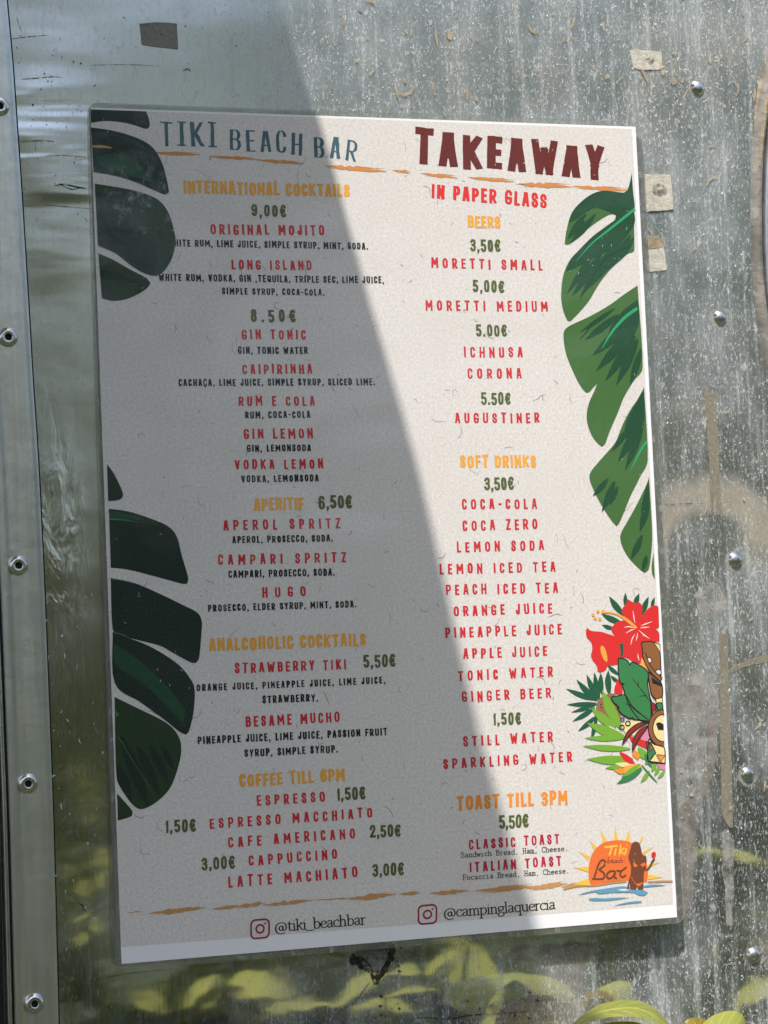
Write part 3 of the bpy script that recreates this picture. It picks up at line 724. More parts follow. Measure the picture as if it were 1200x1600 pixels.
def caps_line(name, text, x0, y0, x1, y1, cap, mat, gw=.50, wt=.22, hw=.19, jit=.010, track0=None, level=3, wob=1.0):
    pr = Print(level)
    a = pp(x0, y0); b = pp(x1, y1); A2 = Vector((a.x, a.z)); B2 = Vector((b.x, b.z))
    mx, my = (x0 + x1) / 2, (y0 + y1) / 2
    H = (pp(mx, my - cap) - pp(mx, my)).length
    D_ = (B2 - A2); Wt = D_.length; D_ = D_ / Wt; Nn = Vector((-D_.y, D_.x))
    total = Wt / H                                     # in cap heights
    items = []
    for ch in text:
        if ch == ' ': items.append((ch, .30))
        elif ch == '.': items.append((ch, wt * .95))
        elif ch == ',': items.append((ch, wt * .95))
        elif ch in G: items.append((ch, max(wt * 1.06, G[ch][0] * gw)))
    s_ = sum(w_ for _, w_ in items); n = len(items) - 1
    tr = (total - s_) / max(1, n); k = 1.0
    if tr < .055: k = (total - .055 * n) / s_; tr = .055
    x = 0.0
    rng = random.Random(text)
    for ch, w_ in items:
        w_ *= k
        rot = rng.gauss(0, .018) * wob; dy = rng.gauss(0, .018) * wob; sy = 1 + rng.gauss(0, .022) * wob; wj = 1 + rng.gauss(0, .06) * wob
        y = pr.lift()
        def emit(L, R, clamp=True):
            for lst in (L, R):
                for p in lst:
                    if clamp: p.y = min(1.0, max(0.0, p.y))
            out = []
            for lst in (L, R):
                o_ = []
                for p in lst:
                    px_ = p.x - w_ / 2; py_ = p.y * sy + dy
                    X_ = x + w_ / 2 + px_ - rot * (py_ - .5); Y_ = py_ + rot * px_
                    jx = jit * mnoise.noise(Vector((X_ * 9, Y_ * 9, y0))); jy = jit * mnoise.noise(Vector((X_ * 9, Y_ * 9, y0 + 40)))
                    v = A2 + (D_ * (X_ + jx) + Nn * (Y_ + jy)) * H
                    o_.append(v)
                out.append(o_)
            pr.strip(out[0], out[1], pr.lift())
        if ch == ' ': pass
        elif ch == '.': emit([Vector((0, wt)), Vector((w_, wt * 1.05))], [Vector((0, 0)), Vector((w_, 0))])
        elif ch == ',': emit([Vector((0, wt * .95)), Vector((0, .05)), Vector((w_ * .05, -.16))], [Vector((w_, wt)), Vector((w_, .0)), Vector((w_ * .45, -.18))], False)
        else:
            wx = wt * wj; iw = max(0, w_ - wx)
            for st in G[ch][1]:
                loop = None
                if st == 'O': loop = superloop(.5, .5, .5, .5)
                elif st == '8a': loop = superloop(.5, .76, .44, .24, 16)
                elif st == '8b': loop = superloop(.5, .25, .5, .25, 16)
                pts = loop or st
                P2 = [Vector((wx / 2 + px_ * iw, hw / 2 + py_ * (1 - hw))) for px_, py_ in pts]
                if loop: P3 = P2
                elif len(P2) > 3: P3 = [Vector((v.x, v.y)) for v in catmull([(v.x, v.y, 0) for v in P2], False, 3, 75)]
                else:
                    P3 = []
                    for u, v in zip(P2, P2[1:]): P3 += [u, u.lerp(v, .33), u.lerp(v, .66)]
                    P3.append(P2[-1])
                L, R = ribbon2(P3, wx / 2, hw / 2, 0 if loop else 1.0)
                emit(L, R, ch not in '\u00c7Q')
        x += w_ + tr
    return put(name, pr.bm, mat, sheet)

R_, Bk, Yl, Pr, Or_ = M['red'], M['black'], M['yellow'], M['price'], M['orange']
def item(*a, **k): return caps_line('item_name', *a, R_, gw=.56, wt=.205, hw=.165, **k)
def desc(*a): return caps_line('description', *a, Bk, gw=.57, wt=.225, hw=.18, jit=.008)
def head(*a, mat=None): return caps_line('heading', *a, mat or Yl, gw=.57, wt=.225, hw=.18, jit=.02)
def price(*a): return caps_line('price', *a, Pr, gw=.53, wt=.205, hw=.17, jit=.014)
# left column
for tx_, a_, b_, c_, d_, h_ in (('TiKi', 251, 228, 340, 231, 38), ('BEACH', 359, 233, 472, 243, 33), ('BAR', 490, 245, 557, 252, 32)):
    caps_line('title', tx_, a_, b_, c_, d_, h_, M['teal'], gw=.54, wt=.165, hw=.06, jit=.03, wob=1.8)
head('INTERNATIONAL COCKTAILS', 287, 302, 547, 308, 20)
price('9,00\u20ac', 393, 338, 447, 340, 19)
item('ORIGINAL MOJITO', 329, 366.5, 507, 368, 16)
desc('WHITE RUM, LIME JUICE, SIMPLE SYRUP, MINT, SODA.', 262, 385, 575, 390, 11)
item('LONG ISLAND', 362, 421, 487, 422, 15)
desc('WHITE RUM, VODKA, GIN ,TEQUILA, TRIPLE SEC, LIME JUICE,', 248, 439, 600, 443, 11)
desc('SIMPLE SYRUP, COCA-COLA.', 347, 460, 507, 462, 10.5)
price('8.50\u20ac', 392, 503, 462, 503.5, 20)
item('GIN TONIC', 378, 530.5, 478, 530, 15)
desc('GIN, TONIC WATER', 372, 553, 481, 553, 11)
item('CAIPIRINHA', 379, 584.5, 488, 584, 15)
desc('CACHA\u00c7A, LIME JUICE, SIMPLE SYRUP, SLICED LIME.', 279, 603.5, 586, 602, 11)
item('RUM E COLA', 373, 634, 492, 634, 15)
desc('RUM, COCA-COLA', 383, 654, 485, 653, 11)
item('GIN LEMON', 381, 686, 489, 685, 16)
desc('GIN, LEMONSODA', 386, 706, 486, 705, 11)
item('VODKA LEMON', 367, 733.5, 505, 732, 15)
desc('VODKA, LEMONSODA', 377, 754, 498, 752, 11)
head('APERITIF', 397, 798.5, 475, 797, 20)
price('6,50\u20ac', 498, 795.5, 550, 795, 21)
item('APEROL SPRITZ', 349, 829, 532, 825.5, 16)
desc('APEROL, PROSECCO, SODA.', 363, 849, 520, 846, 11)
item('CAMPARI SPRITZ', 341, 883, 541, 878.5, 16)
desc('CAMPARI, PROSECCO, SODA.', 357, 903, 523, 899.5, 11.5)
item('HUGO', 410, 934, 478, 931.5, 16)
desc('PROSECCO, ELDER SYRUP, MINT, SODA.', 325, 956, 557, 949, 11)
head('ANALCOHOLIC COCKTAILS', 327, 1018, 572, 1009, 20)
item('STRAWBERRY TIKI', 367, 1052, 541, 1046, 16)
price('5,50\u20ac', 568, 1043.5, 618, 1042, 20)
desc('ORANGE JUICE, PINEAPPLE JUICE, LIME JUICE,', 307, 1080.5, 602, 1068, 11)
desc('STRAWBERRY.', 410, 1099, 497, 1096, 12)
item('BESAME MUCHO', 384, 1136, 531, 1128, 16)
desc('PINEAPPLE JUICE, LIME JUICE, PASSION FRUIT', 309, 1163, 605, 1149, 12)
desc('SYRUP, SIMPLE SYRUP.', 382, 1183, 528, 1176, 12)
head('COFFEE TILL 6PM', 374.5, 1230, 539, 1220, 20)
item('ESPRESSO', 401.5, 1259.5, 508, 1252.5, 16)
price('1,50\u20ac', 527, 1251, 571, 1249, 20)
price('1,50\u20ac', 259, 1301.5, 306, 1299.5, 20)
item('ESPRESSO MACCHIATO', 328, 1295.5, 582, 1277.5, 16)
item('CAFE AMERICANO', 357, 1324.5, 555, 1310, 16)
price('2,50\u20ac', 578, 1309, 626, 1307, 20)
price('3,00\u20ac', 315, 1360, 367, 1357, 20)
item('CAPPUCCINO', 389, 1353, 527, 1342, 16)
item('LATTE MACHIATO', 357, 1387, 559, 1371, 17)
price('3,00\u20ac', 582, 1369.5, 631, 1367.5, 20)
# right column
caps_line('title', 'TAKEAWAY', 648, 256, 943, 280, 54, M['maroon'], gw=.58, wt=.235, hw=.20, jit=.02, wob=1.6)
caps_line('heading', 'IN PAPER GLASS', 674, 309.5, 854, 325.5, 22, M['bright_red'], gw=.56, wt=.22, hw=.18, jit=.016)
head('BEERS', 731, 355.5, 782, 357, 19)
price('3,50\u20ac', 735, 392.5, 782, 393.5, 19)
item('MORETTI SMALL', 674, 418.5, 848, 422.5, 16)
price('5,00\u20ac', 739, 456.5, 788, 457.5, 19)
item('MORETTI MEDIUM', 665, 484.5, 856, 487.5, 16)
price('5.00\u20ac', 744, 525, 792, 526, 18.5)
item('ICHNUSA', 725, 558.5, 817, 558.5, 16)
item('CORONA', 731, 591.5, 815, 591.5, 16)
price('5.50\u20ac', 752, 632, 798, 632.5, 19)
item('AUGUSTINER', 711, 661, 843, 661, 16)
head('SOFT DRINKS', 719, 731, 838, 730, 19)
price('3,50\u20ac', 757, 766, 803, 765, 20)
item('COCA-COLA', 722, 796, 839, 795, 16)
item('COCA ZERO', 723, 829.5, 840, 827, 16)
item('LEMON SODA', 714, 863, 850, 860, 16)
item('LEMON ICED TEA', 687, 897.5, 868, 893, 16)
item('PEACH ICED TEA', 697, 930, 872, 926, 16)
item('ORANGE JUICE', 709, 963, 863, 958, 16)
item('PINEAPPLE JUICE', 696, 997.5, 878, 990.5, 16)
item('APPLE JUICE', 724, 1029.5, 855, 1025, 16)
item('TONIC WATER', 716, 1064, 864, 1057, 16)
item('GINGER BEER', 722, 1097, 861, 1090, 16)
price('1,50\u20ac', 771, 1133, 814, 1132, 19)
item('STILL WATER', 724, 1166.5, 864, 1159, 16)
item('SPARKLING WATER', 693, 1202, 894, 1190, 16)
head('TOAST TILL 3PM', 714, 1267, 887, 1256, 22, mat=Or_)
price('5,50\u20ac', 780, 1295, 826, 1293, 21)
caps_line('item_name', 'CLASSIC TOAST', 733, 1328, 874, 1318, 15.5, M['crimson'], gw=.55, wt=.20, hw=.165)
caps_line('item_name', 'ITALIAN TOAST', 734, 1363, 877, 1352.5, 15.5, M['crimson'], gw=.55, wt=.20, hw=.165)

# lower-case lettering with serifs (x-height .62 of the ascender)
def bowl(cx, cy, rx, ry, a0=0, a1=360, n=14): return [(cx + rx * math.cos(math.radians(a0 + (a1 - a0) * k / n)), cy + ry * math.sin(math.radians(a0 + (a1 - a0) * k / n))) for k in range(n + 1)]
SF = lambda x, y=0, h=.11: [(x - h, y), (x + h, y)]
LC = {
 'a': (.52, [[(.07, .50), (.18, .61), (.33, .60), (.39, .48), (.39, .10), (.50, .01)], [(.39, .36), (.18, .31), (.05, .17), (.13, .01), (.27, .03), (.39, .16)]]),
 'b': (.58, [[(.11, .98), (.11, .02)], [(.0, .97), (.11, .99)], [(.11, .48), (.27, .61), (.45, .54), (.52, .31), (.44, .08), (.28, 0), (.11, .07)]]),
 'c': (.46, [[(.42, .47), (.37, .60), (.24, .61), (.08, .50), (.03, .30), (.09, .09), (.25, 0), (.43, .09)]]),
 'd': (.58, [[(.47, .98), (.47, 0)], [(.36, .97), (.47, .99)], [(.47, .48), (.31, .61), (.13, .54), (.05, .31), (.13, .08), (.29, 0), (.47, .10)], SF(.52, 0, .06)]),
 'e': (.50, [[(.06, .33), (.45, .37), (.42, .53), (.26, .61), (.10, .52), (.03, .30), (.10, .08), (.27, 0), (.46, .10)]]),
 'g': (.54, [bowl(.25, .42, .19, .19), [(.40, .56), (.53, .61)], [(.14, .28), (.08, .16), (.20, .09), (.42, .05), (.49, -.10), (.36, -.28), (.12, -.28), (.02, -.15), (.12, 0)]]),
 'h': (.60, [[(.11, .98), (.11, 0)], [(.0, .97), (.11, .99)], [(.11, .48), (.29, .61), (.44, .52), (.46, 0)], SF(.11), SF(.47)]),
 'i': (.27, [[(.13, .60), (.13, 0)], [(.02, .58), (.13, .60)], SF(.13), [(.12, .83), (.14, .83)]]),
 'k': (.55, [[(.11, .98), (.11, 0)], [(.0, .97), (.11, .99)], [(.13, .28), (.43, .58)], [(.22, .36), (.50, 0)], SF(.11), SF(.44, .6, .09)]),
 'l': (.27, [[(.13, .98), (.13, 0)], [(.02, .97), (.13, .99)], SF(.13)]),
 'm': (.88, [[(.11, .60), (.11, 0)], [(.0, .58), (.11, .60)], [(.11, .48), (.28, .61), (.42, .52), (.43, 0)], [(.43, .48), (.60, .61), (.74, .52), (.75, 0)], SF(.11), SF(.43), SF(.75)]),
 'n': (.60, [[(.11, .60), (.11, 0)], [(.0, .58), (.11, .60)], [(.11, .48), (.29, .61), (.44, .52), (.46, 0)], SF(.11), SF(.47)]),
 'o': (.54, [bowl(.26, .305, .22, .30)]),
 'p': (.58, [[(.11, .60), (.11, -.33)], [(.0, .58), (.11, .60)], [(.11, .48), (.27, .61), (.45, .54), (.52, .31), (.44, .08), (.28, 0), (.11, .07)], SF(.11, -.33)]),
 'q': (.58, [[(.47, .60), (.47, -.33)], [(.47, .50), (.31, .61), (.13, .54), (.05, .31), (.13, .08), (.29, 0), (.47, .10)], SF(.47, -.33)]),
 'r': (.42, [[(.11, .60), (.11, 0)], [(.0, .58), (.11, .60)], [(.11, .44), (.22, .59), (.38, .59)], SF(.11)]),
 's': (.44, [[(.38, .48), (.30, .60), (.16, .60), (.06, .48), (.14, .36), (.32, .26), (.39, .14), (.28, 0), (.12, .01), (.04, .14)]]),
 't': (.38, [[(.14, .80), (.14, .10), (.23, 0), (.36, .05)], [(.02, .60), (.34, .60)]]),
 'u': (.60, [[(.11, .60), (.11, .12), (.24, 0), (.36, .03), (.46, .14)], [(.46, .60), (.46, 0)], SF(.05, .60, .07), SF(.42, .60, .07), SF(.51, 0, .06)]),
 'w': (.80, [[(.04, .60), (.22, 0)], [(.22, 0), (.40, .56)], [(.40, .56), (.58, 0)], [(.58, 0), (.76, .60)], SF(.06, .6, .09), SF(.74, .6, .09)]),
 '_': (.52, [[(0, -.12), (.52, -.12)]]),
 '@': (.98, [bowl(.46, .27, .15, .19), [(.60, .46), (.60, .14), (.70, .06), (.84, .18), (.86, .42), (.74, .68), (.46, .76), (.16, .62), (.04, .30), (.12, -.04), (.40, -.22), (.72, -.16)]]),
 'S': (.62, [[(.50, .74), (.46, .92), (.28, .99), (.09, .90), (.08, .70), (.26, .54), (.46, .42), (.54, .22), (.42, .03), (.20, 0), (.06, .12), (.05, .28)]]),
 'B': (.64, [[(.13, 0), (.13, .99)], [(.03, .99), (.36, .99), (.50, .86), (.48, .62), (.34, .53), (.13, .53)], [(.34, .53), (.54, .42), (.56, .14), (.38, 0), (.03, 0)]]),
 'H': (.70, [[(.13, 0), (.13, .99)], [(.55, 0), (.55, .99)], [(.13, .5), (.55, .5)], SF(.13), SF(.55), SF(.13, .99), SF(.55, .99)]),
 'C': (.64, [[(.54, .70), (.52, .92), (.32, 1), (.12, .86), (.05, .5), (.12, .12), (.34, 0), (.54, .16)]]),
 'F': (.62, [[(.13, 0), (.13, .99)], [(.03, .99), (.56, .99), (.56, .80)], [(.13, .52), (.42, .52)], SF(.13)]),
 ',': (.22, [[(.12, .06), (.12, -.05), (.06, -.16)]]), '.': (.22, [[(.05, .07), (.17, .07)]]), ' ': (.30, []),
}
def serif_line(name, text, x0, y0, x1, y1, asc, mat, wv=.14, wh=.08, mono=False):
    pr = Print(3); a = pp(x0, y0); b = pp(x1, y1); A2 = Vector((a.x, a.z)); B2 = Vector((b.x, b.z)); H = (pp((x0 + x1) / 2, (y0 + y1) / 2 - asc) - pp((x0 + x1) / 2, (y0 + y1) / 2)).length
    D_ = B2 - A2; Wt = D_.length; D_ /= Wt; Nn = Vector((-D_.y, D_.x))
    ws = [(.62 if mono else LC[c][0]) for c in text]
    kx = Wt / H / sum(ws); x = 0
    for c, w_ in zip(text, ws):
        gw_ = LC[c][0]; off = (w_ - gw_) / 2 if mono else 0; sq_ = 1.0
        if mono and gw_ > .62: sq_ = .62 / gw_; off = 0
        if mono and gw_ < .4: off = (w_ - gw_) / 2
        for st in LC[c][1]:
            P2 = [Vector(((x + off + px_ * sq_) * kx, py_)) for px_, py_ in st]
            if len(P2) > 3: P2 = [Vector((v.x, v.y)) for v in catmull([(v.x, v.y, 0) for v in P2], False, 3, 100)]
            L, R = ribbon2(P2, wv / 2, wh / 2, .5)
            pr.strip([A2 + (D_ * v.x + Nn * v.y) * H for v in L], [A2 + (D_ * v.x + Nn * v.y) * H for v in R], pr.lift())
        x += w_
    return put(name, pr.bm, mat, sheet)
serif_line('handle_text', '@tiki_beachbar', 430, 1456, 572, 1444, 17.5, Bk)
serif_line('handle_text', '@campinglaquercia', 694, 1433.5, 868, 1420, 17, Bk)
serif_line('description', 'Sandwich Bread, Ham, Cheese.', 720, 1340, 888, 1329, 8, Bk, .15, .12, True)
serif_line('description', 'Focaccia Bread, Ham, Cheese.', 723, 1375, 890, 1364, 8, Bk, .15, .12, True)
# camera-shaped social icons
for (x0, y0, s_) in ((391, 1437, 30.5), (652.5, 1414.5, 30.5)):
    pr = Print(3); sk = -.085
    def at(u, v): return (x0 + u * s_, y0 + v * s_ * 1.02 + sk * u * s_)
    rr = []
    for cx, cy, a0 in ((.74, .74, 0), (.26, .74, 90), (.26, .26, 180), (.74, .26, 270)):
        for k in range(7):
            a = math.radians(a0 + 90 * k / 6); rr.append(at(cx + .22 * math.cos(a), cy + .22 * math.sin(a)))
    pr.line(rr, 2.6, 0, False, None, True)
    pr.line([at(.5 + .20 * math.cos(k * math.tau / 24), .5 + .20 * math.sin(k * math.tau / 24)) for k in range(24)], 2.6, 0, False, None, True)
    pr.disc(at(.76, .25), 1.6)
    put('camera_icon', pr.bm, M['icon'], sheet)

# dividers: dry brush strokes
def divider(segs, mat):
    pr = Print(3)
    for (x0, y0, x1, y1, wd) in segs:
        n = max(6, int((x1 - x0) / 6)); pts = []; ws = []
        for k in range(n + 1):
            t_ = k / n; pts.append((x0 + (x1 - x0) * t_, y0 + (y1 - y0) * t_ + 1.2 * mnoise.noise(Vector((x0 + k * .7, y0, 0)))))
            ws.append(max(.12, min(1, 3.2 * t_ + .1, 3.2 * (1 - t_) + .1) * (.72 + .75 * mnoise.noise(Vector((k * .9, x0, 7))))))
        pr.line(pts, wd, 0, False, ws)
        if wd > 4:
            pr.line([(a + 4, b + wd * .42) for a, b in pts[: n // 2 + 2]], 1.2, 0, False, ws[: n // 2 + 2])
            pr.line([(a + 2, b - wd * .45) for a, b in pts[n // 2:]], 1.1, 0, False, ws[n // 2:])
    return put('divider_print', pr.bm, mat, sheet)
divider([(142, 229, 175, 231, 5), (232, 238, 312, 242, 6), (327, 244, 400, 249, 5), (398, 249, 475, 256, 5), (508, 259, 602, 268, 8), (614, 266, 640, 270, 5), (658, 271, 714, 278, 6), (733, 277, 802, 284, 6), (812, 287, 892, 292, 8.5), (895, 291, 984, 298, 7)], M['sand'])
divider([(198, 1426, 224, 1424, 2), (233, 1427, 320, 1418.5, 7.5), (332, 1420, 372, 1416, 5), (366, 1417, 415, 1411, 6), (412, 1414, 487, 1407, 6), (490, 1407, 560, 1402, 2.5), (546, 1405, 617, 1397, 9), (624, 1397, 656, 1395, 5), (672, 1396, 732, 1392, 7), (744, 1392, 832, 1385, 9), (824, 1388, 885, 1381, 9), (878, 1386, 912, 1379, 6)], M['tan'])

# ------------------------------------------------------------------ printed leaves
def leafprint(shapes, over, mats):
    pr = Print(4)
    for s_ in shapes: pr.poly(s_, 0)
    pr.level = 5; pr.k = 0
    for kind, mi, data in over:
        if kind == 'p': pr.poly(data, mi, True, 3)
        elif kind == 's': pr.lens(data[0], data[1], data[2], mi, .06)
        else: pr.line(data[0], data[1], mi, True, data[2] if len(data) > 2 else None)
    return put('leaf_print', pr.bm, mats, sheet)
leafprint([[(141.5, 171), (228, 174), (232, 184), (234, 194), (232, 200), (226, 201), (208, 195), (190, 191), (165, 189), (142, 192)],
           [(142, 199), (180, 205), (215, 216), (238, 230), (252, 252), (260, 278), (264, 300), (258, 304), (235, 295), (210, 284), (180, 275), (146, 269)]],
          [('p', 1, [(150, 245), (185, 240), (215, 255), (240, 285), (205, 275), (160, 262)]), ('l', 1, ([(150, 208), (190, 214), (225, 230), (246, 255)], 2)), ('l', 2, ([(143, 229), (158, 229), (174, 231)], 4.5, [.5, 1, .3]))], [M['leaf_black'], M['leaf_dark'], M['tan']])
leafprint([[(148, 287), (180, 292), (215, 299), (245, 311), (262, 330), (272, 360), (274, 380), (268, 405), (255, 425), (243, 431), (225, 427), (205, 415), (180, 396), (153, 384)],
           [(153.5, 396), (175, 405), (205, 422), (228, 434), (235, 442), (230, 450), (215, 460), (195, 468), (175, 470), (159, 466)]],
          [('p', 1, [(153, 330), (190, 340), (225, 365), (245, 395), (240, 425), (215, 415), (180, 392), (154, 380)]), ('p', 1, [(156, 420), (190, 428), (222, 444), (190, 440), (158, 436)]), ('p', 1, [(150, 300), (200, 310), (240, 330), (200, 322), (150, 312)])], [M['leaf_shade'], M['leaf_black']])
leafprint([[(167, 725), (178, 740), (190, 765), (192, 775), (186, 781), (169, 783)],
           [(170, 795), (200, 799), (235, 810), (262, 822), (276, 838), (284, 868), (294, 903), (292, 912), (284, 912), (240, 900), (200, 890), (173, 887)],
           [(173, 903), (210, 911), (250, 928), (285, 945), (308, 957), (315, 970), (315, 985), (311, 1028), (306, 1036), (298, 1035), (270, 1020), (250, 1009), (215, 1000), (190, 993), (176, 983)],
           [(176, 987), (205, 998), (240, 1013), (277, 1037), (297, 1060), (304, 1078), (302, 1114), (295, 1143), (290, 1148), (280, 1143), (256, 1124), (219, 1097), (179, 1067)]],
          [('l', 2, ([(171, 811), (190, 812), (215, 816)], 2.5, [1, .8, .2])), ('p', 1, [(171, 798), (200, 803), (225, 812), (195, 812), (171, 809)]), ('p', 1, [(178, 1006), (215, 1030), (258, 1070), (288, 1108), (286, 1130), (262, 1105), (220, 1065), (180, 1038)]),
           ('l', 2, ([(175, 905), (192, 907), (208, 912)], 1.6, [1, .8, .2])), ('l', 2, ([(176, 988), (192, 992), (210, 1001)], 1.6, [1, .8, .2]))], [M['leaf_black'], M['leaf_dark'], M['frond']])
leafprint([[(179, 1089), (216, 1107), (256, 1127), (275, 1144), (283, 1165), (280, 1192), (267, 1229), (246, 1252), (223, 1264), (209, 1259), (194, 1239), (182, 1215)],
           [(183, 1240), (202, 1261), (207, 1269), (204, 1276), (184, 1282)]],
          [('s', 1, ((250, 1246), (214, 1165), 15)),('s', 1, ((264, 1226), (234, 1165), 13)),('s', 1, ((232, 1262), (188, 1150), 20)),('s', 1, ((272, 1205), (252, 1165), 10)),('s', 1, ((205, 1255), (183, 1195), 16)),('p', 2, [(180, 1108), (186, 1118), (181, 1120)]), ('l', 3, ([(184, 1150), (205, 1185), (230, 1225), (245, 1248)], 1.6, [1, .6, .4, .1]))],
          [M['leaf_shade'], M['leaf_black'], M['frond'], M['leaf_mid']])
# the big lit leaf on the right
leafprint([[(987, 270), (984, 285), (980, 297), (973, 301), (960, 300), (945, 298), (925, 303), (905, 318), (892, 335), (885, 360), (882, 381), (888, 382), (900, 372), (915, 360), (935, 345), (953, 335), (962, 336), (960, 344), (945, 355), (925, 370), (905, 390), (890, 407), (880, 430), (876.5, 460), (879, 482), (886, 500), (891, 502), (905, 488), (920, 470), (935, 445), (950, 425), (965, 410), (980, 397), (991, 390)],
           [(996, 446), (975, 460), (950, 478), (920, 495), (890, 509), (881, 518), (881, 535), (885, 555), (895, 580), (905, 600), (915, 613), (921, 612), (927, 605), (933, 599), (928, 612), (920, 630), (916.5, 650), (919, 667), (926, 683), (935, 694), (941, 698), (946, 692), (952, 675), (965, 645), (975, 620), (990, 595), (1004, 574)],
           [(1006, 604), (1000, 619), (985, 640), (972, 665), (962, 690), (950, 705), (935, 722), (923, 737), (921, 748), (927, 765), (940, 790), (955, 813), (963, 822), (967, 818), (975, 800), (985, 775), (1000, 745), (1012, 718)],
           [(1014, 745), (1010, 757), (995, 788), (980, 815), (971, 831), (969, 843), (975, 860), (985, 875), (1000, 890), (1007, 895), (1013, 890), (1016, 876), (1019, 835)],
           [(1021, 862), (1018, 885), (1019, 897), (1023, 905)]],
          [('p', 1, [(987, 271), (984, 285), (980, 297), (973, 301), (945, 298), (925, 303), (905, 318), (893, 334), (889, 348), (900, 343), (915, 332), (932, 325), (955, 333), (963, 336), (960, 345), (975, 345), (991, 330), (989, 300)]),
           ('p', 1, [(960, 345), (945, 355), (925, 371), (905, 391), (890, 408), (884, 425), (905, 416), (930, 402), (955, 390), (975, 374), (991, 350), (991, 332), (975, 340)]),
           ('p', 1, [(996, 468), (975, 484), (955, 508), (948, 530), (962, 542), (985, 530), (998, 505)]),
           ('p', 1, [(1005, 608), (990, 635), (978, 660), (974, 685), (990, 682), (1007, 655)]),
           ('p', 1, [(1013, 750), (1007, 770), (1001, 798), (1007, 806), (1014, 788)]),
           ('s', 1, ((886, 374), (915, 335), 12)),('s', 1, ((890, 381), (930, 335), 10)),('s', 1, ((885, 460), (925, 398), 10)),('s', 1, ((893, 464), (940, 395), 13)),('s', 1, ((905, 466), (955, 388), 12)),('s', 1, ((921, 450), (968, 380), 13)),('s', 1, ((940, 430), (985, 368), 12)),('s', 1, ((958, 415), (990, 372), 10)),('s', 1, ((905, 520), (960, 482), 7)),('s', 1, ((913, 532), (965, 492), 11)),('s', 1, ((925, 556), (975, 510), 14)),('s', 1, ((931, 580), (985, 518), 15)),('s', 1, ((945, 596), (992, 525), 14)),('s', 1, ((962, 603), (996, 530), 13)),('s', 1, ((984, 602), (1001, 545), 11)),('s', 1, ((955, 706), (985, 665), 9)),('s', 1, ((965, 722), (995, 668), 12)),('s', 1, ((976, 736), (1004, 662), 12)),('s', 1, ((940, 800), (960, 752), 11)),('s', 1, ((926, 775), (950, 748), 9)),('s', 1, ((952, 790), (965, 760), 7)),('s', 1, ((985, 875), (1003, 836), 10)),('s', 1, ((999, 832), (1013, 780), 11)),('s', 1, ((1003, 893), (1010, 868), 8)),
           ('l', 2, ([(991, 327), (975, 340), (950, 360), (925, 380), (900, 408)], 4.2, [1, 1, .8, .5, .1])),
           ('l', 2, ([(995, 482), (975, 497), (955, 520), (940, 545)], 5, [1, 1, .7, .1])),
           ('l', 2, ([(1010, 690), (1000, 705), (990, 725), (985, 735)], 4, [1, .9, .6, .1])),
           ('l', 3, ([(985, 385), (945, 405), (905, 470)], 1, [.4, 1, .2])), ('l', 3, ([(930, 500), (915, 520), (905, 530)], 1.2, [.4, 1, .2]))],
          [M['leaf_mid'], M['leaf_dark'], M['mint'], M['leaf_black']])

# ------------------------------------------------------------------ flower and carved mask print
zx = lambda x, y: (860 + x / 4.705, 900 + y / 4.705)
class ZP(Print):
    z = staticmethod(zx); s = 1 / 4.705
    def P(s_, pts, mi, smooth=True, corner=55): s_.poly([s_.z(*p) for p in pts], mi, smooth, 3, corner)
    def Ln(s_, pts, wd, mi, ws=None, closed=False, smooth=True): s_.line([s_.z(*p) for p in pts], wd * s_.s, mi, smooth, ws, closed)
    def Le(s_, a, b, wd, mi): s_.lens(s_.z(*a), s_.z(*b), wd * s_.s, mi)
    def D(s_, c, r, mi): s_.disc(s_.z(*c), r * s_.s, mi, 14)
pr = ZP(4); pr.lift = (lambda c=[0]: (c.__setitem__(0, c[0] + 1), LEV * 4 + 3e-6 * c[0])[1])
FM = ['palm', 'flower', 'white', 'amber', 'lime', 'coconut', 'outline', 'frond', 'wood', 'cream', 'wine', 'pink', 'orange']
I = {k: i for i, k in enumerate(FM)}
for a, b, w_ in [((430, 148), (540, 290), 46), ((550, 122), (560, 240), 32), ((653, 128), (620, 230), 38), ((722, 150), (675, 290), 40), ((765, 155), (745, 240), 26), ((372, 277), (530, 350), 44), ((378, 358), (465, 388), 32),
                 ((112, 828), (330, 912), 40), ((190, 760), (340, 918), 44), ((265, 722), (350, 910), 42), ((322, 705), (360, 900), 40), ((370, 710), (378, 870), 40), ((425, 690), (432, 870), 46), ((118, 945), (335, 935), 34), ((150, 1003), (340, 940), 32), ((160, 1070), (325, 968), 36), ((200, 1143), (335, 1030), 36), ((295, 1215), (340, 1030), 32),
                 ((415, 650), (500, 725), 30), ((440, 730), (505, 785), 26)]: pr.Le(a, b, w_, I['palm'])
pr.P([(345, 920), (400, 875), (450, 862), (480, 880), (510, 1000), (520, 1040), (450, 1112), (415, 1105), (355, 1065), (335, 1000)], I['coconut'])
for c in [(370, 945), (390, 938), (374, 968), (398, 962)]: pr.D(c, 6, I['outline'])
pr.P([(495, 755), (515, 780), (530, 850), (520, 872), (468, 866), (470, 820)], I['flower'])
pr.P([(275, 380), (285, 396), (310, 405), (370, 410), (420, 425), (480, 445), (530, 470), (530, 560), (505, 645), (460, 655), (420, 660), (405, 690), (365, 708), (345, 700), (340, 660), (310, 620), (297, 585), (306, 540), (300, 490), (270, 455), (260, 420), (262, 395)], I['flower'])
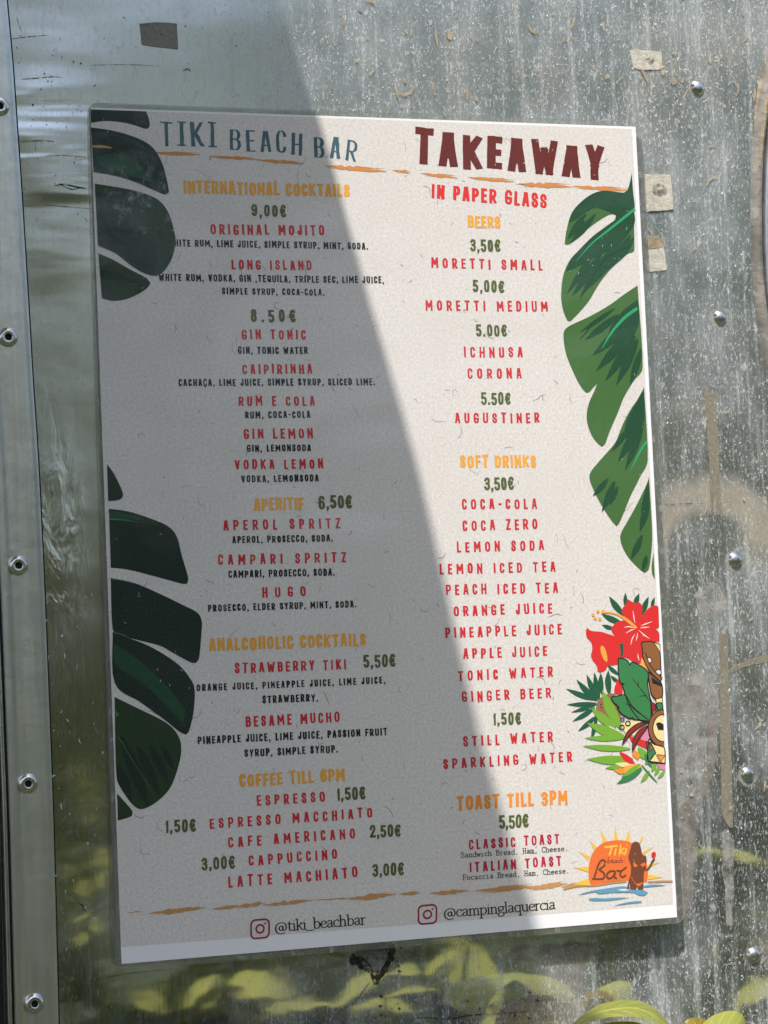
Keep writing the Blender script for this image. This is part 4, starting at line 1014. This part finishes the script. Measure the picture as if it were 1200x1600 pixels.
pr.P([(570, 170), (600, 190), (625, 198), (655, 195), (675, 225), (672, 268), (668, 298), (690, 268), (730, 230), (770, 215), (793, 226), (796, 300), (798, 375), (772, 390), (799, 420), (800, 480), (745, 490), (690, 500), (690, 580), (664, 645), (600, 625), (560, 600), (520, 600), (475, 560), (465, 480), (470, 440), (448, 405), (455, 370), (490, 340), (540, 325), (590, 330), (545, 300), (525, 270), (530, 235), (555, 205)], I['flower'])
for pts in [[(605, 255), (612, 300), (620, 345)], [(540, 378), (580, 372), (625, 385)], [(555, 420), (588, 400), (615, 392)], [(590, 505), (600, 460), (620, 430)], [(640, 420), (635, 450), (628, 475)], [(745, 335), (700, 352), (665, 365)], [(725, 375), (690, 378), (660, 380)], [(650, 400), (690, 435), (725, 460)], [(640, 570), (645, 600), (650, 620)]]: pr.Ln(pts, 8, I['white'], [.3, 1, .3])
pr.P([(372, 275), (395, 262), (450, 264), (520, 288), (580, 325), (640, 380), (625, 383), (570, 345), (510, 300), (450, 277), (395, 275)], I['amber'])
for c in [(348, 260), (386, 258), (312, 285), (328, 312), (362, 317)]: pr.D(c, 12, I['amber'])
pr.P([(375, 510), (395, 525), (412, 570), (418, 620), (410, 632), (392, 615), (372, 570), (366, 530)], I['amber'])
pr.P([(505, 500), (535, 495), (536, 550), (528, 590), (512, 602), (515, 550)], I['palm'])
pr.P([(520, 1085), (620, 1062), (720, 1080), (715, 1200), (640, 1180), (560, 1160), (530, 1120)], I['cream'])
pr.P([(660, 1130), (718, 1115), (722, 1240), (690, 1230), (650, 1170)], I['pink'])
pr.P([(775, 1380), (842, 1380), (843, 1425), (800, 1418)], I['pink'])
pr.P([(580, 1175), (640, 1195), (705, 1215), (715, 1275), (640, 1240), (590, 1215)], I['flower'])
for a, b, w_ in [((378, 835), (515, 1120), 74), ((298, 968), (480, 1115), 60), ((265, 1080), (560, 1180), 74), ((245, 1190), (560, 1185), 42), ((232, 1248), (585, 1270), 46), ((265, 1345), (605, 1345), 64), ((400, 1412), (565, 1385), 38), ((660, 1520), (725, 1430), 30), ((640, 1255), (720, 1345), 60), ((760, 1470), (800, 1395), 28), ((785, 1490), (838, 1430), 26), ((740, 1440), (770, 1370), 30), ((690, 1380), (770, 1340), 40)]: pr.Le(a, b, w_, I['lime'])
pr.Ln([(430, 1105), (540, 1165), (590, 1240), (600, 1265)], 7, I['white'])
pr.P([(610, 1262), (660, 1320), (640, 1352), (600, 1315)], I['orange']); pr.P([(465, 1425), (540, 1412), (580, 1430), (520, 1456), (490, 1446)], I['orange'])
pr.Le((470, 1378), (620, 1390), 36, I['cream']); pr.P([(540, 1400), (640, 1380), (670, 1400), (600, 1440), (540, 1460)], I['amber'])
pr.P([(505, 1292), (540, 1303), (590, 1335), (622, 1380), (580, 1381), (530, 1345)], I['flower'])
pr.Le((485, 1527), (670, 1415), 50, I['frond']); pr.Le((515, 1480), (660, 1380), 34, I['lime']); pr.Ln([(670, 1390), (720, 1450), (780, 1515)], 14, I['frond'], [.6, 1, .4]); pr.Le((690, 1300), (740, 1400), 34, I['frond'])
def outlined(pts, mi, wd=9, smooth=True):
    pr.P(pts, mi, smooth); pr.Ln(pts, wd, I['outline'], None, True, smooth)
outlined([(667, 487), (755, 485), (800, 550), (808, 640), (812, 760), (760, 722), (705, 650), (678, 570)], I['wood'])
outlined([(755, 485), (803, 503), (806, 560)], I['cream'], 7, False)
pr.P([(668, 600), (700, 650), (715, 700), (672, 670), (660, 650)], I['amber'])
outlined([(716, 705), (750, 735), (814, 790), (818, 890), (772, 905), (735, 850)], I['wood'])
pr.P([(740, 742), (812, 790), (814, 812), (748, 790)], I['outline'])
pr.D((722, 620), 24, I['outline']); pr.D((722, 620), 17, I['white']); pr.D((792, 708), 25, I['outline']); pr.D((792, 708), 18, I['white'])
pr.Ln([(686, 575), (712, 650), (760, 715), (810, 758)], 36, I['outline']); pr.Ln([(686, 575), (712, 650), (760, 715), (808, 756)], 22, I['wood'])
outlined([(772, 905), (819, 893), (822, 932), (776, 938)], I['cream'], 7)
outlined([(775, 940), (800, 930), (823, 948), (821, 992), (788, 985)], I['frond'], 8)
outlined([(722, 870), (745, 930), (768, 945), (775, 1010), (745, 1010), (738, 940)], I['wine'], 8)
outlined([(497, 603), (560, 618), (580, 655), (600, 635), (650, 655), (715, 708), (712, 800), (735, 930), (738, 1068), (660, 1062), (580, 960), (545, 860), (525, 800), (540, 795), (510, 780), (497, 700)], I['frond'])
outlined([(445, 890), (500, 880), (550, 878), (600, 960), (730, 1068), (640, 1058), (610, 1055), (605, 1040), (580, 1046), (520, 1012), (490, 970), (505, 968), (455, 920)], I['frond'])
for pts in [[(600, 755), (680, 855), (735, 928)], [(650, 885), (690, 880), (705, 888)], [(640, 770), (645, 800), (642, 815)], [(560, 930), (620, 985), (700, 1045)], [(545, 940), (575, 945), (590, 950)], [(625, 990), (640, 1000), (645, 1010)]]: pr.Ln(pts, 7, I['outline'], [.5, 1, .6])
for c, r in [((527, 1055), 13), ((567, 1083), 17), ((523, 1112), 17)]:
    pr.Ln([(c[0] + r * math.cos(k * math.tau / 16), c[1] + r * math.sin(k * math.tau / 16)) for k in range(16)], 8, I['outline'], None, True, False)
outlined([(720, 1078), (640, 1085), (565, 1145), (524, 1240), (585, 1168), (650, 1115)], I['wine'], 8)
outlined([(722, 1095), (655, 1130), (608, 1200), (600, 1295), (640, 1210), (690, 1140)], I['wine'], 8)
pr.P([(725, 1075), (760, 1000), (826, 985), (832, 1260), (770, 1225), (730, 1150)], I['cream'])
arc = [(826 - 92 * math.sin(math.radians(a)) * 1.0, 1118 - 118 * math.cos(math.radians(a))) for a in range(0, 185, 12)]
pr.Ln(arc, 44, I['outline']); pr.Ln(arc, 28, I['wood'])
pr.P([(772, 1085), (800, 1075), (829, 1092), (830, 1135), (790, 1132)], I['outline'])
outlined([(722, 1195), (760, 1238), (834, 1262), (840, 1376), (722, 1362), (712, 1290)], I['cream'], 8)
outlined([(703, 1215), (718, 1362), (772, 1300), (735, 1225)], I['frond'], 7, False)
outlined([(722, 1225), (756, 1265), (728, 1290)], I['coconut'], 6, False)
outlined([(782, 1312), (808, 1372), (838, 1320)], I['orange'], 6, False)
outlined([(728, 1362), (768, 1305), (800, 1370)], I['cream'], 6, False)
put('flower_print', pr.bm, [M[k] for k in FM], sheet)

# ------------------------------------------------------------------ round sun emblem
pr = ZP(4); pr.z = lambda x, y: (880 + x / 6.667, 1270 + y / 6.667); pr.s = 1 / 6.667
pr.lift = (lambda c=[0]: (c.__setitem__(0, c[0] + 1), LEV * 4 + 3e-6 * c[0])[1])
LM = ['sun_orange', 'ray', 'skin', 'water', 'flower', 'tan', 'white', 'maroon']; I = {k: i for i, k in enumerate(LM)}
for tri in [((160, 403), (278, 452), (262, 497)), ((265, 280), (368, 372), (325, 398)), ((385, 175), (462, 300), (415, 322)), ((540, 140), (572, 290), (525, 292)), ((690, 160), (692, 305), (642, 295)), ((835, 230), (812, 312), (770, 330)), ((945, 350), (835, 400), (815, 450)), ((1010, 510), (880, 540), (880, 575)), ((1045, 672), (880, 640), (880, 697)), ((105, 570), (268, 562), (262, 618)), ((100, 745), (262, 682), (280, 755))]:
    pr.P(tri, I['ray'], False)
pr.P([(262, 620), (275, 500), (310, 410), (380, 335), (450, 300), (560, 285), (650, 292), (720, 320), (800, 390), (850, 470), (875, 560), (880, 640), (870, 722), (660, 705), (500, 715), (380, 745), (292, 764), (270, 700)], I['sun_orange'])
for pts, wd in [([(430, 358), (500, 350), (562, 343)], 20), ([(505, 350), (495, 395), (480, 440)], 20), ([(548, 375), (540, 410), (535, 440)], 18), ([(552, 345), (556, 347)], 18), ([(600, 330), (592, 380), (585, 438)], 18), ([(636, 365), (596, 402), (640, 438)], 15), ([(656, 370), (650, 400), (644, 432)], 18), ([(660, 338), (664, 340)], 18)]: pr.Ln(pts, wd, I['ray'])
for pts in [[(470, 462), (464, 500), (462, 525), (482, 520), (488, 500), (466, 500)], [(500, 510), (520, 500), (512, 490), (500, 505), (510, 522), (528, 515)], [(556, 495), (535, 500), (535, 520), (552, 512), (556, 495), (556, 522)], [(588, 495), (572, 500), (570, 518), (588, 520)], [(602, 462), (598, 520)], [(600, 502), (616, 496), (614, 522)], [(636, 512), (640, 514)]]: pr.Ln(pts, 6, I['maroon'])
for pts, wd in [([(318, 690), (345, 600), (372, 525), (405, 492), (436, 508), (428, 548), (372, 592)], 21), ([(372, 592), (420, 628), (428, 665), (405, 690)], 21), ([(302, 690), (350, 690), (408, 690)], 19), ([(532, 606), (482, 612), (452, 650), (470, 684), (512, 668), (540, 620)], 21), ([(540, 608), (532, 668), (556, 684)], 21), ([(556, 602), (605, 604), (656, 566)], 19), ([(606, 604), (590, 640), (612, 670), (650, 650)], 20)]: pr.Ln(pts, wd, I['skin'])
pr.P([(150, 855), (230, 828), (310, 808), (430, 790), (600, 765), (660, 770), (720, 800), (830, 805), (882, 830), (840, 862), (780, 856), (730, 832), (500, 832), (380, 846), (325, 824), (240, 842)], I['water'])
pr.P([(265, 892), (330, 886), (430, 890), (560, 882), (690, 883), (580, 900), (480, 914), (300, 916), (268, 908)], I['water'])
pr.P([(520, 968), (620, 940), (720, 922), (810, 918), (816, 934), (700, 945), (610, 957)], I['water'])
pr.P([(830, 762), (930, 745), (1080, 754), (930, 768), (850, 775)], I['water'])
pr.P([(560, 800), (640, 792), (690, 805), (620, 812)], I['white'])
pr.P([(880, 712), (1000, 704), (1138, 702), (1138, 720), (980, 726), (878, 728)], I['tan'])
pr.P([(0, 772), (100, 745), (280, 756), (400, 738), (560, 712), (660, 705), (650, 722), (500, 738), (330, 765), (150, 770), (20, 800), (0, 800)], I['tan'])
pr.P([(745, 300), (790, 315), (810, 380), (822, 440), (858, 445), (868, 500), (858, 545), (864, 590), (895, 550), (918, 500), (936, 482), (958, 478), (944, 505), (905, 570), (874, 606), (848, 600), (838, 625), (836, 690), (832, 796), (800, 801), (775, 792), (768, 760), (758, 800), (702, 800), (690, 760), (684, 795), (660, 790), (680, 705), (700, 640), (704, 560), (686, 500), (676, 462), (700, 370), (715, 320)], I['skin'])
pr.P([(725, 518), (745, 525), (772, 545), (758, 568), (732, 560)], I['sun_orange']); pr.P([(798, 538), (850, 515), (856, 545), (826, 562)], I['sun_orange'])
pr.P([(748, 738), (790, 735), (832, 718), (808, 750), (782, 768)], I['sun_orange']); pr.Ln([(706, 672), (730, 708), (752, 740)], 6, I['sun_orange']); pr.Ln([(725, 480), (735, 500), (748, 522)], 5, I['sun_orange'])
pr.P([(938, 405), (964, 415), (960, 450), (940, 480), (918, 452), (920, 420)], I['flower'])
put('emblem_print', pr.bm, [M[k] for k in LM], sheet)

# ------------------------------------------------------------------ clear sleeve round the sheet, sealed edge with rounded corners
def rounded(q, rad, n=8):
    out = []
    for i in range(4):
        p = q[i]; a = (q[i - 1] - p).normalized(); b = (q[(i + 1) % 4] - p).normalized()
        s_, e_ = p + a * rad, p + b * rad
        for k in range(n + 1):
            t_ = k / n; out.append(s_ * (1 - t_) ** 2 + p * 2 * t_ * (1 - t_) + e_ * t_ ** 2)
    return out
so_ = [pp(136.5, 160), pp(1003, 190.5), pp(1070, 1441.5), pp(183, 1517)]
outer = rounded([Vector((v.x, 0, v.z)) for v in so_], .006)
inn = [Vector((v.x, 0, v.z)) for v in q]
inner = []
for i in range(4): inner += [inn[i]] * 9
bm = bmesh.new()
yf, yb = -.00005, .00045
of = [bm.verts.new((v.x, yf, v.z)) for v in outer]; ob = [bm.verts.new((v.x, yb, v.z)) for v in outer]
cf = [bm.verts.new((v.x, yf, v.z)) for v in inn]; cb = [bm.verts.new((v.x, yb, v.z)) for v in inn]
n = len(outer)
for i in range(n):
    j = (i + 1) % n; ci, cj = i // 9, j // 9
    if ci == cj:
        bm.faces.new((of[i], of[j], cf[ci])); bm.faces.new((ob[j], ob[i], cb[ci]))
    else:
        bm.faces.new((of[i], of[j], cf[cj], cf[ci])); bm.faces.new((ob[j], ob[i], cb[ci], cb[cj]))
    f = bm.faces.new((of[i], ob[i], ob[j], of[j])); f.material_index = 1
put('plastic_sleeve', bm, [M['sleeve'], M['sleeve_edge']], menu)
# dried marks on the film
def s_menu():
    while True:
        v = quad_at(random.uniform(.01, .99), random.uniform(.01, .98))
        if mnoise.noise(Vector((v.x * 14, v.z * 14, 0))) > -.1 and (v.x > .08 or random.random() < .45): return v
bm = bmesh.new()
for k in range(330):
    v = s_menu(); L = random.uniform(.5, 2.0) * MM; an = random.gauss(1.5, .5); cu = random.gauss(0, 1.0); x, z = v.x, v.z; pts = []
    for i in range(4): pts.append(Vector((x, z))); x += math.cos(an) * L / 3; z -= math.sin(an) * L / 3; an += cu * .5
    wd = random.uniform(.06, .16) * MM; Lf, Rr = ribbon2(pts, wd, wd, 0, [.4, 1, .9, .3]); y = -.00036 - (k % 30) * 2e-6
    a = [bm.verts.new((u.x, y, u.y)) for u in Lf]; b = [bm.verts.new((u.x, y, u.y)) for u in Rr]
    for i in range(3): bm.faces.new((a[i], b[i], b[i + 1], a[i + 1]))
o = put('dried_splashes', bm, M['splash'], menu); o['kind'] = 'stuff'

# ================================================================== UNSEEN FLAP ABOVE (added, its edge shaped to cast the slanting shade)
SH = [(384, -130), (420, 0), (442, 68), (463, 133), (478, 172), (490, 205), (516, 290), (547, 405), (583, 535), (629, 690), (658, 795), (676, 870), (703, 990), (719, 1060), (738, 1140), (753, 1205), (770, 1265), (786, 1320), (808, 1395), (819, 1440), (831, 1495), (851, 1590), (884, 1750)]
edge = []
HZ = .68
for (px, py) in SH:
    p = pp(px, py) if 170 < py < 1445 else pw(px, py)
    k = (HZ - p.z) / SUN.z; edge.append(p + SUN * k)
edge.sort(key=lambda v: -v.y)
e0 = edge[0]; first = Vector((e0.x - .01, wall_y(e0.x, HZ) - .002, HZ)); last = edge[-1] + (edge[-1] - edge[-2]).normalized() * .28
top = [first] + edge + [last]
flap = thing('shade_flap', 'unseen white flap added over the left of the menu to shade it', 'shade_panel', (top[0].x, 0, HZ))
bm = bmesh.new()
outl = [Vector((v.x, v.y, HZ)) for v in top] + [Vector((-1.55, last.y, HZ)), Vector((-1.55, wall_y(-1.5, HZ) - .002, HZ))]
lo = [bm.verts.new(v) for v in outl]; hi = [bm.verts.new(v + Vector((0, 0, .018))) for v in outl]
f1 = bm.faces.new(lo); f2 = bm.faces.new(hi[::-1])
for i in range(len(lo)): bm.faces.new((lo[i], hi[i], hi[(i + 1) % len(lo)], lo[(i + 1) % len(lo)]))
bmesh.ops.triangulate(bm, faces=[f1, f2]); bmesh.ops.recalc_face_normals(bm, faces=bm.faces)
put('flap_panel', bm, M['shade_panel'], flap)
bm = bmesh.new()
for x in (-1.3,):
    a, b = Vector((x, wall_y(x, .3) - .01, .3)), Vector((x, last.y + .06, HZ - .001))
    d = (b - a).normalized(); u = d.cross(Vector((1, 0, 0))).normalized() * .008; v = Vector((.008, 0, 0))
    ra = [bm.verts.new(a + s1 * u + s2 * v) for s1, s2 in ((1, 1), (1, -1), (-1, -1), (-1, 1))]; rb = [bm.verts.new(b + s1 * u + s2 * v) for s1, s2 in ((1, 1), (1, -1), (-1, -1), (-1, 1))]
    for i in range(4): bm.faces.new((ra[i], ra[(i + 1) % 4], rb[(i + 1) % 4], rb[i]))
put('strut', bm, M['strip'], flap)

# ================================================================== PLANT in front of the wall, lower right
plant = thing('leafy_plant', 'yellow green plant whose top leaves poke into the bottom right corner', 'plant', (.16, -.12, -1.5))
def leaf_grid(outer_, inner_, yo, yi, nm='leaf', mat=None):
    bm = bmesh.new(); A_ = catmull([(a, b, 0) for a, b in outer_], False, 5, 170); B_ = catmull([(a, b, 0) for a, b in inner_], False, 5, 170)
    n = min(len(A_), len(B_)); K = 6; rows = []; U_ = bm.verts.layers.float.new('lu'); V_ = bm.verts.layers.float.new('lv')
    for i in range(n):
        a = A_[int(i * (len(A_) - 1) / (n - 1))]; b = B_[int(i * (len(B_) - 1) / (n - 1))]
        row = []
        for k in range(K + 1):
            t_ = k / K; y = yo + (yi - yo) * t_ - .004 * math.sin(math.pi * t_)
            nv = bm.verts.new(pd(a.x + (b.x - a.x) * t_, a.y + (b.y - a.y) * t_, y)); nv[U_] = i / n; nv[V_] = t_; row.append(nv)
        rows.append(row)
    for r_, s_ in zip(rows, rows[1:]):
        for k in range(K): f = bm.faces.new((r_[k], r_[k + 1], s_[k + 1], s_[k])); f.smooth = True
    return put(nm, bm, mat or M['leaf'], plant)
leaf_grid([(878, 1640), (893, 1604), (915, 1582), (945, 1567), (985, 1561.5), (1015, 1570), (1035, 1587), (1048, 1606), (1058, 1640)], [(888, 1640), (903, 1607), (922, 1597), (950, 1590), (985, 1588), (1008, 1592), (1030, 1602), (1046, 1616), (1058, 1640)], -.045, -.075)
leaf_grid([(893, 1660), (905, 1622), (925, 1606), (950, 1598), (985, 1596), (1010, 1602), (1030, 1612), (1046, 1626), (1060, 1660)], [(920, 1680), (930, 1665), (945, 1655), (965, 1650), (985, 1650), (1005, 1655), (1020, 1665), (1035, 1675), (1050, 1690)], -.044, -.022, 'leaf', M['leaf_old'])
leaf_grid([(1058, 1640), (1066, 1605), (1073, 1593), (1088, 1590), (1104, 1594), (1116, 1603), (1130, 1640)], [(1062, 1680), (1070, 1680), (1080, 1680), (1090, 1680), (1100, 1680), (1110, 1680), (1124, 1680)], -.05, -.06, 'leaf', M['leaf_old'])
leaf_grid([(1080, 1650), (1094, 1606), (1112, 1588), (1138, 1579.5), (1157, 1583), (1165, 1600), (1160, 1650)], [(1090, 1690), (1100, 1680), (1115, 1675), (1130, 1675), (1140, 1680), (1150, 1690), (1152, 1700)], -.055, -.075)
# the rest of the plant below the frame: leaves on arching stems, mirrored in the metal
lf = bmesh.new(); stm = bmesh.new(); LU = lf.verts.layers.float.new('lu'); LV = lf.verts.layers.float.new('lv')
def blade(bm, base, d, up, L, W_):
    d = d.normalized(); sd = d.cross(up).normalized(); nn = sd.cross(d)
    n = 6; rows = []
    for i in range(n + 1):
        t_ = i / n; wv = W_ * math.sin(math.pi * min(.97, t_ * .93 + .05)) ** .8
        c = base + d * (L * t_) - Vector((0, 0, 1)) * (L * .28 * t_ * t_)
        rows.append([bm.verts.new(c - sd * wv * .5 + nn * wv * .12), bm.verts.new(c), bm.verts.new(c + sd * wv * .5 + nn * wv * .12)])
    for i, r_ in enumerate(rows):
        for k, v in enumerate(r_): v[LU] = i / n; v[LV] = k / 2
    for a, b in zip(rows, rows[1:]):
        for k in range(2): f = bm.faces.new((a[k], a[k + 1], b[k + 1], b[k])); f.smooth = True
rng = random.Random(3)
for k in range(9):
    bx = rng.uniform(-.30, .46); dd = rng.uniform(.30, .82); by = -dd; top_ = -.0745 - .205 * (1.146 - dd) - .32 - rng.random() * .25; hgt = 1.5 + top_ - .05
    a = Vector((bx * .6 + .05, by * .7 - .05, -1.5)); b = Vector((bx, by, -1.5 + hgt))
    pts = [a.lerp(b, t_ / 6) + Vector((.03 * math.sin(t_ + k), .03 * math.cos(t_ * 1.3 + k), 0)) for t_ in range(7)]
    rad = .0025
    prev = None
    for v in pts:
        ring_ = [stm.verts.new(v + Vector((rad * math.cos(q_ * math.tau / 5), rad * math.sin(q_ * math.tau / 5), 0))) for q_ in range(5)]
        if prev:
            for q_ in range(5): stm.faces.new((prev[q_], prev[(q_ + 1) % 5], ring_[(q_ + 1) % 5], ring_[q_]))
        prev = ring_
    for q_ in range(7):
        t_ = .62 + .38 * q_ / 6; v = a.lerp(b, t_); an = rng.uniform(0, math.tau)
        L = rng.uniform(.06, .105)
        blade(lf, v, Vector((math.cos(an), math.sin(an) * .8, rng.uniform(.1, .9))), Vector((0, 0, 1)), L, L * rng.uniform(.38, .5))
for v in [v for v in lf.verts]:
    if v.co.y > -.02: v.co.y = -.02
# nearer leaves, known from their mirror images low on the wall
WN = Vector((-GC, 1, GB)).normalized()
def mirrored(px, py, d):
    P_ = pw(px, py); D_ = (P_ - CW).normalized(); R_2 = D_ - WN * (2 * D_.dot(WN))
    return P_ + R_2 * (d / abs(R_2.y))
for (px, py, d, ang, pit, L, fat) in [(560, 1545, .34, 195, -.15, .085, .5), (655, 1552, .26, 30, .35, .07, .3), (745, 1530, .17, -65, -.1, .07, .62), (700, 1492, .24, 50, .5, .045, .4), (640, 1506, .30, 170, .1, .045, .5), (600, 1590, .30, 12, .12, .08, .3), (470, 1580, .38, 10, .15, .08, .3), (410, 1545, .42, 160, .4, .07, .55), (330, 1555, .45, 60, .6, .07, .5), (240, 1560, .5, 120, .5, .08, .45), (790, 1590, .13, 20, .3, .06, .5),
                             (105, 1432, .52, 175, .05, .05, .4), (148, 1452, .5, 20, -.1, .04, .4), (110, 1475, .5, 5, .0, .06, .25), (130, 1240, .66, 75, .9, .045, .5), (150, 1350, .58, 60, .7, .05, .5), (105, 1365, .6, 15, .3, .05, .3), (860, 1580, .1, 150, .4, .05, .5), (1100, 1330, .3, 10, .1, .05, .3), (1160, 1330, .3, 5, .0, .05, .3), (1180, 1540, .2, 40, .4, .06, .5), (1010, 1590, .2, 30, .4, .06, .5)]:
    v = mirrored(px, py, d); a_ = math.radians(ang); L *= .58 if px > 200 else .42
    dr = Vector((math.cos(a_), .25 * math.sin(a_ * 2), math.sin(a_) * .8 + pit * .3))
    b0 = v - dr.normalized() * L * .5
    blade(lf, b0, dr, Vector((.15, -.8, .55)), L, L * fat)
    gnd = Vector((v.x * .7, v.y - .05, -1.5)); prev = None
    for q_ in range(7):
        c_ = gnd.lerp(b0, q_ / 6) + Vector((.03 * math.sin(q_ * .5) * (1 - q_ / 6), 0, 0))
        ring_ = [stm.verts.new(c_ + Vector((.0016 * math.cos(k_ * math.tau / 5), .0016 * math.sin(k_ * math.tau / 5), 0))) for k_ in range(5)]
        if prev:
            for k_ in range(5): stm.faces.new((prev[k_], prev[(k_ + 1) % 5], ring_[(k_ + 1) % 5], ring_[k_]))
        prev = ring_
put('foliage', lf, M['leaf'], plant); put('stems', stm, M['stem'], plant)

# ================================================================== HEDGE behind the viewer, seen only as the green in the metal
def opening(px, py, rx, rz):                           # clearings in the hedge that the glossy film mirrors
    P_ = pp(px, py); D_ = (P_ - CW).normalized(); k_ = 6.6 / D_.y
    return P_.x + D_.x * k_, P_.z + D_.z * k_, rx, rz
GAPS = [opening(205, 310, .36, .2), opening(520, 420, .26, .2), opening(540, 590, .42, .26), opening(250, 640, .4, .08)]
bm = bmesh.new(); rng = random.Random(11)
for k in range(26000):
    x = rng.uniform(-7, 10); hh = 2.32 + .07 * x + .40 * mnoise.noise(Vector((x * .55, 0, 2))) + .35 * mnoise.noise(Vector((x * 1.7, 0, 5)))
    z = -1.5 + (hh + 1.5) * rng.random() ** .8; y = -6.6 + 1.0 * mnoise.noise(Vector((x * .8, z * .9, 0))) + rng.gauss(0, .35)
    if mnoise.noise(Vector((x * 1.3, z * 1.5, 3))) < -.34 + .20 * max(0, min(1, (z - .1) / 1.6)) and rng.random() < .93: continue
    if any(((x - gx) / rx) ** 2 + ((z - gz) / rz) ** 2 < 1 for gx, gz, rx, rz in GAPS) and rng.random() < .97: continue
    s_ = rng.uniform(.06, .16); a = Vector((rng.gauss(0, 1), rng.gauss(0, 1), rng.gauss(0, 1))).normalized(); b = a.orthogonal().normalized(); c = a.cross(b)
    o_ = Vector((x, y, z))
    bm.faces.new([bm.verts.new(o_ + b * s_), bm.verts.new(o_ + c * s_ * .45), bm.verts.new(o_ - b * s_), bm.verts.new(o_ - c * s_ * .45)])
hedge = put('hedge', bm, M['hedge'])
tag(hedge, 'tall leafy green hedge mirrored dimly in the metal wall', 'hedge')
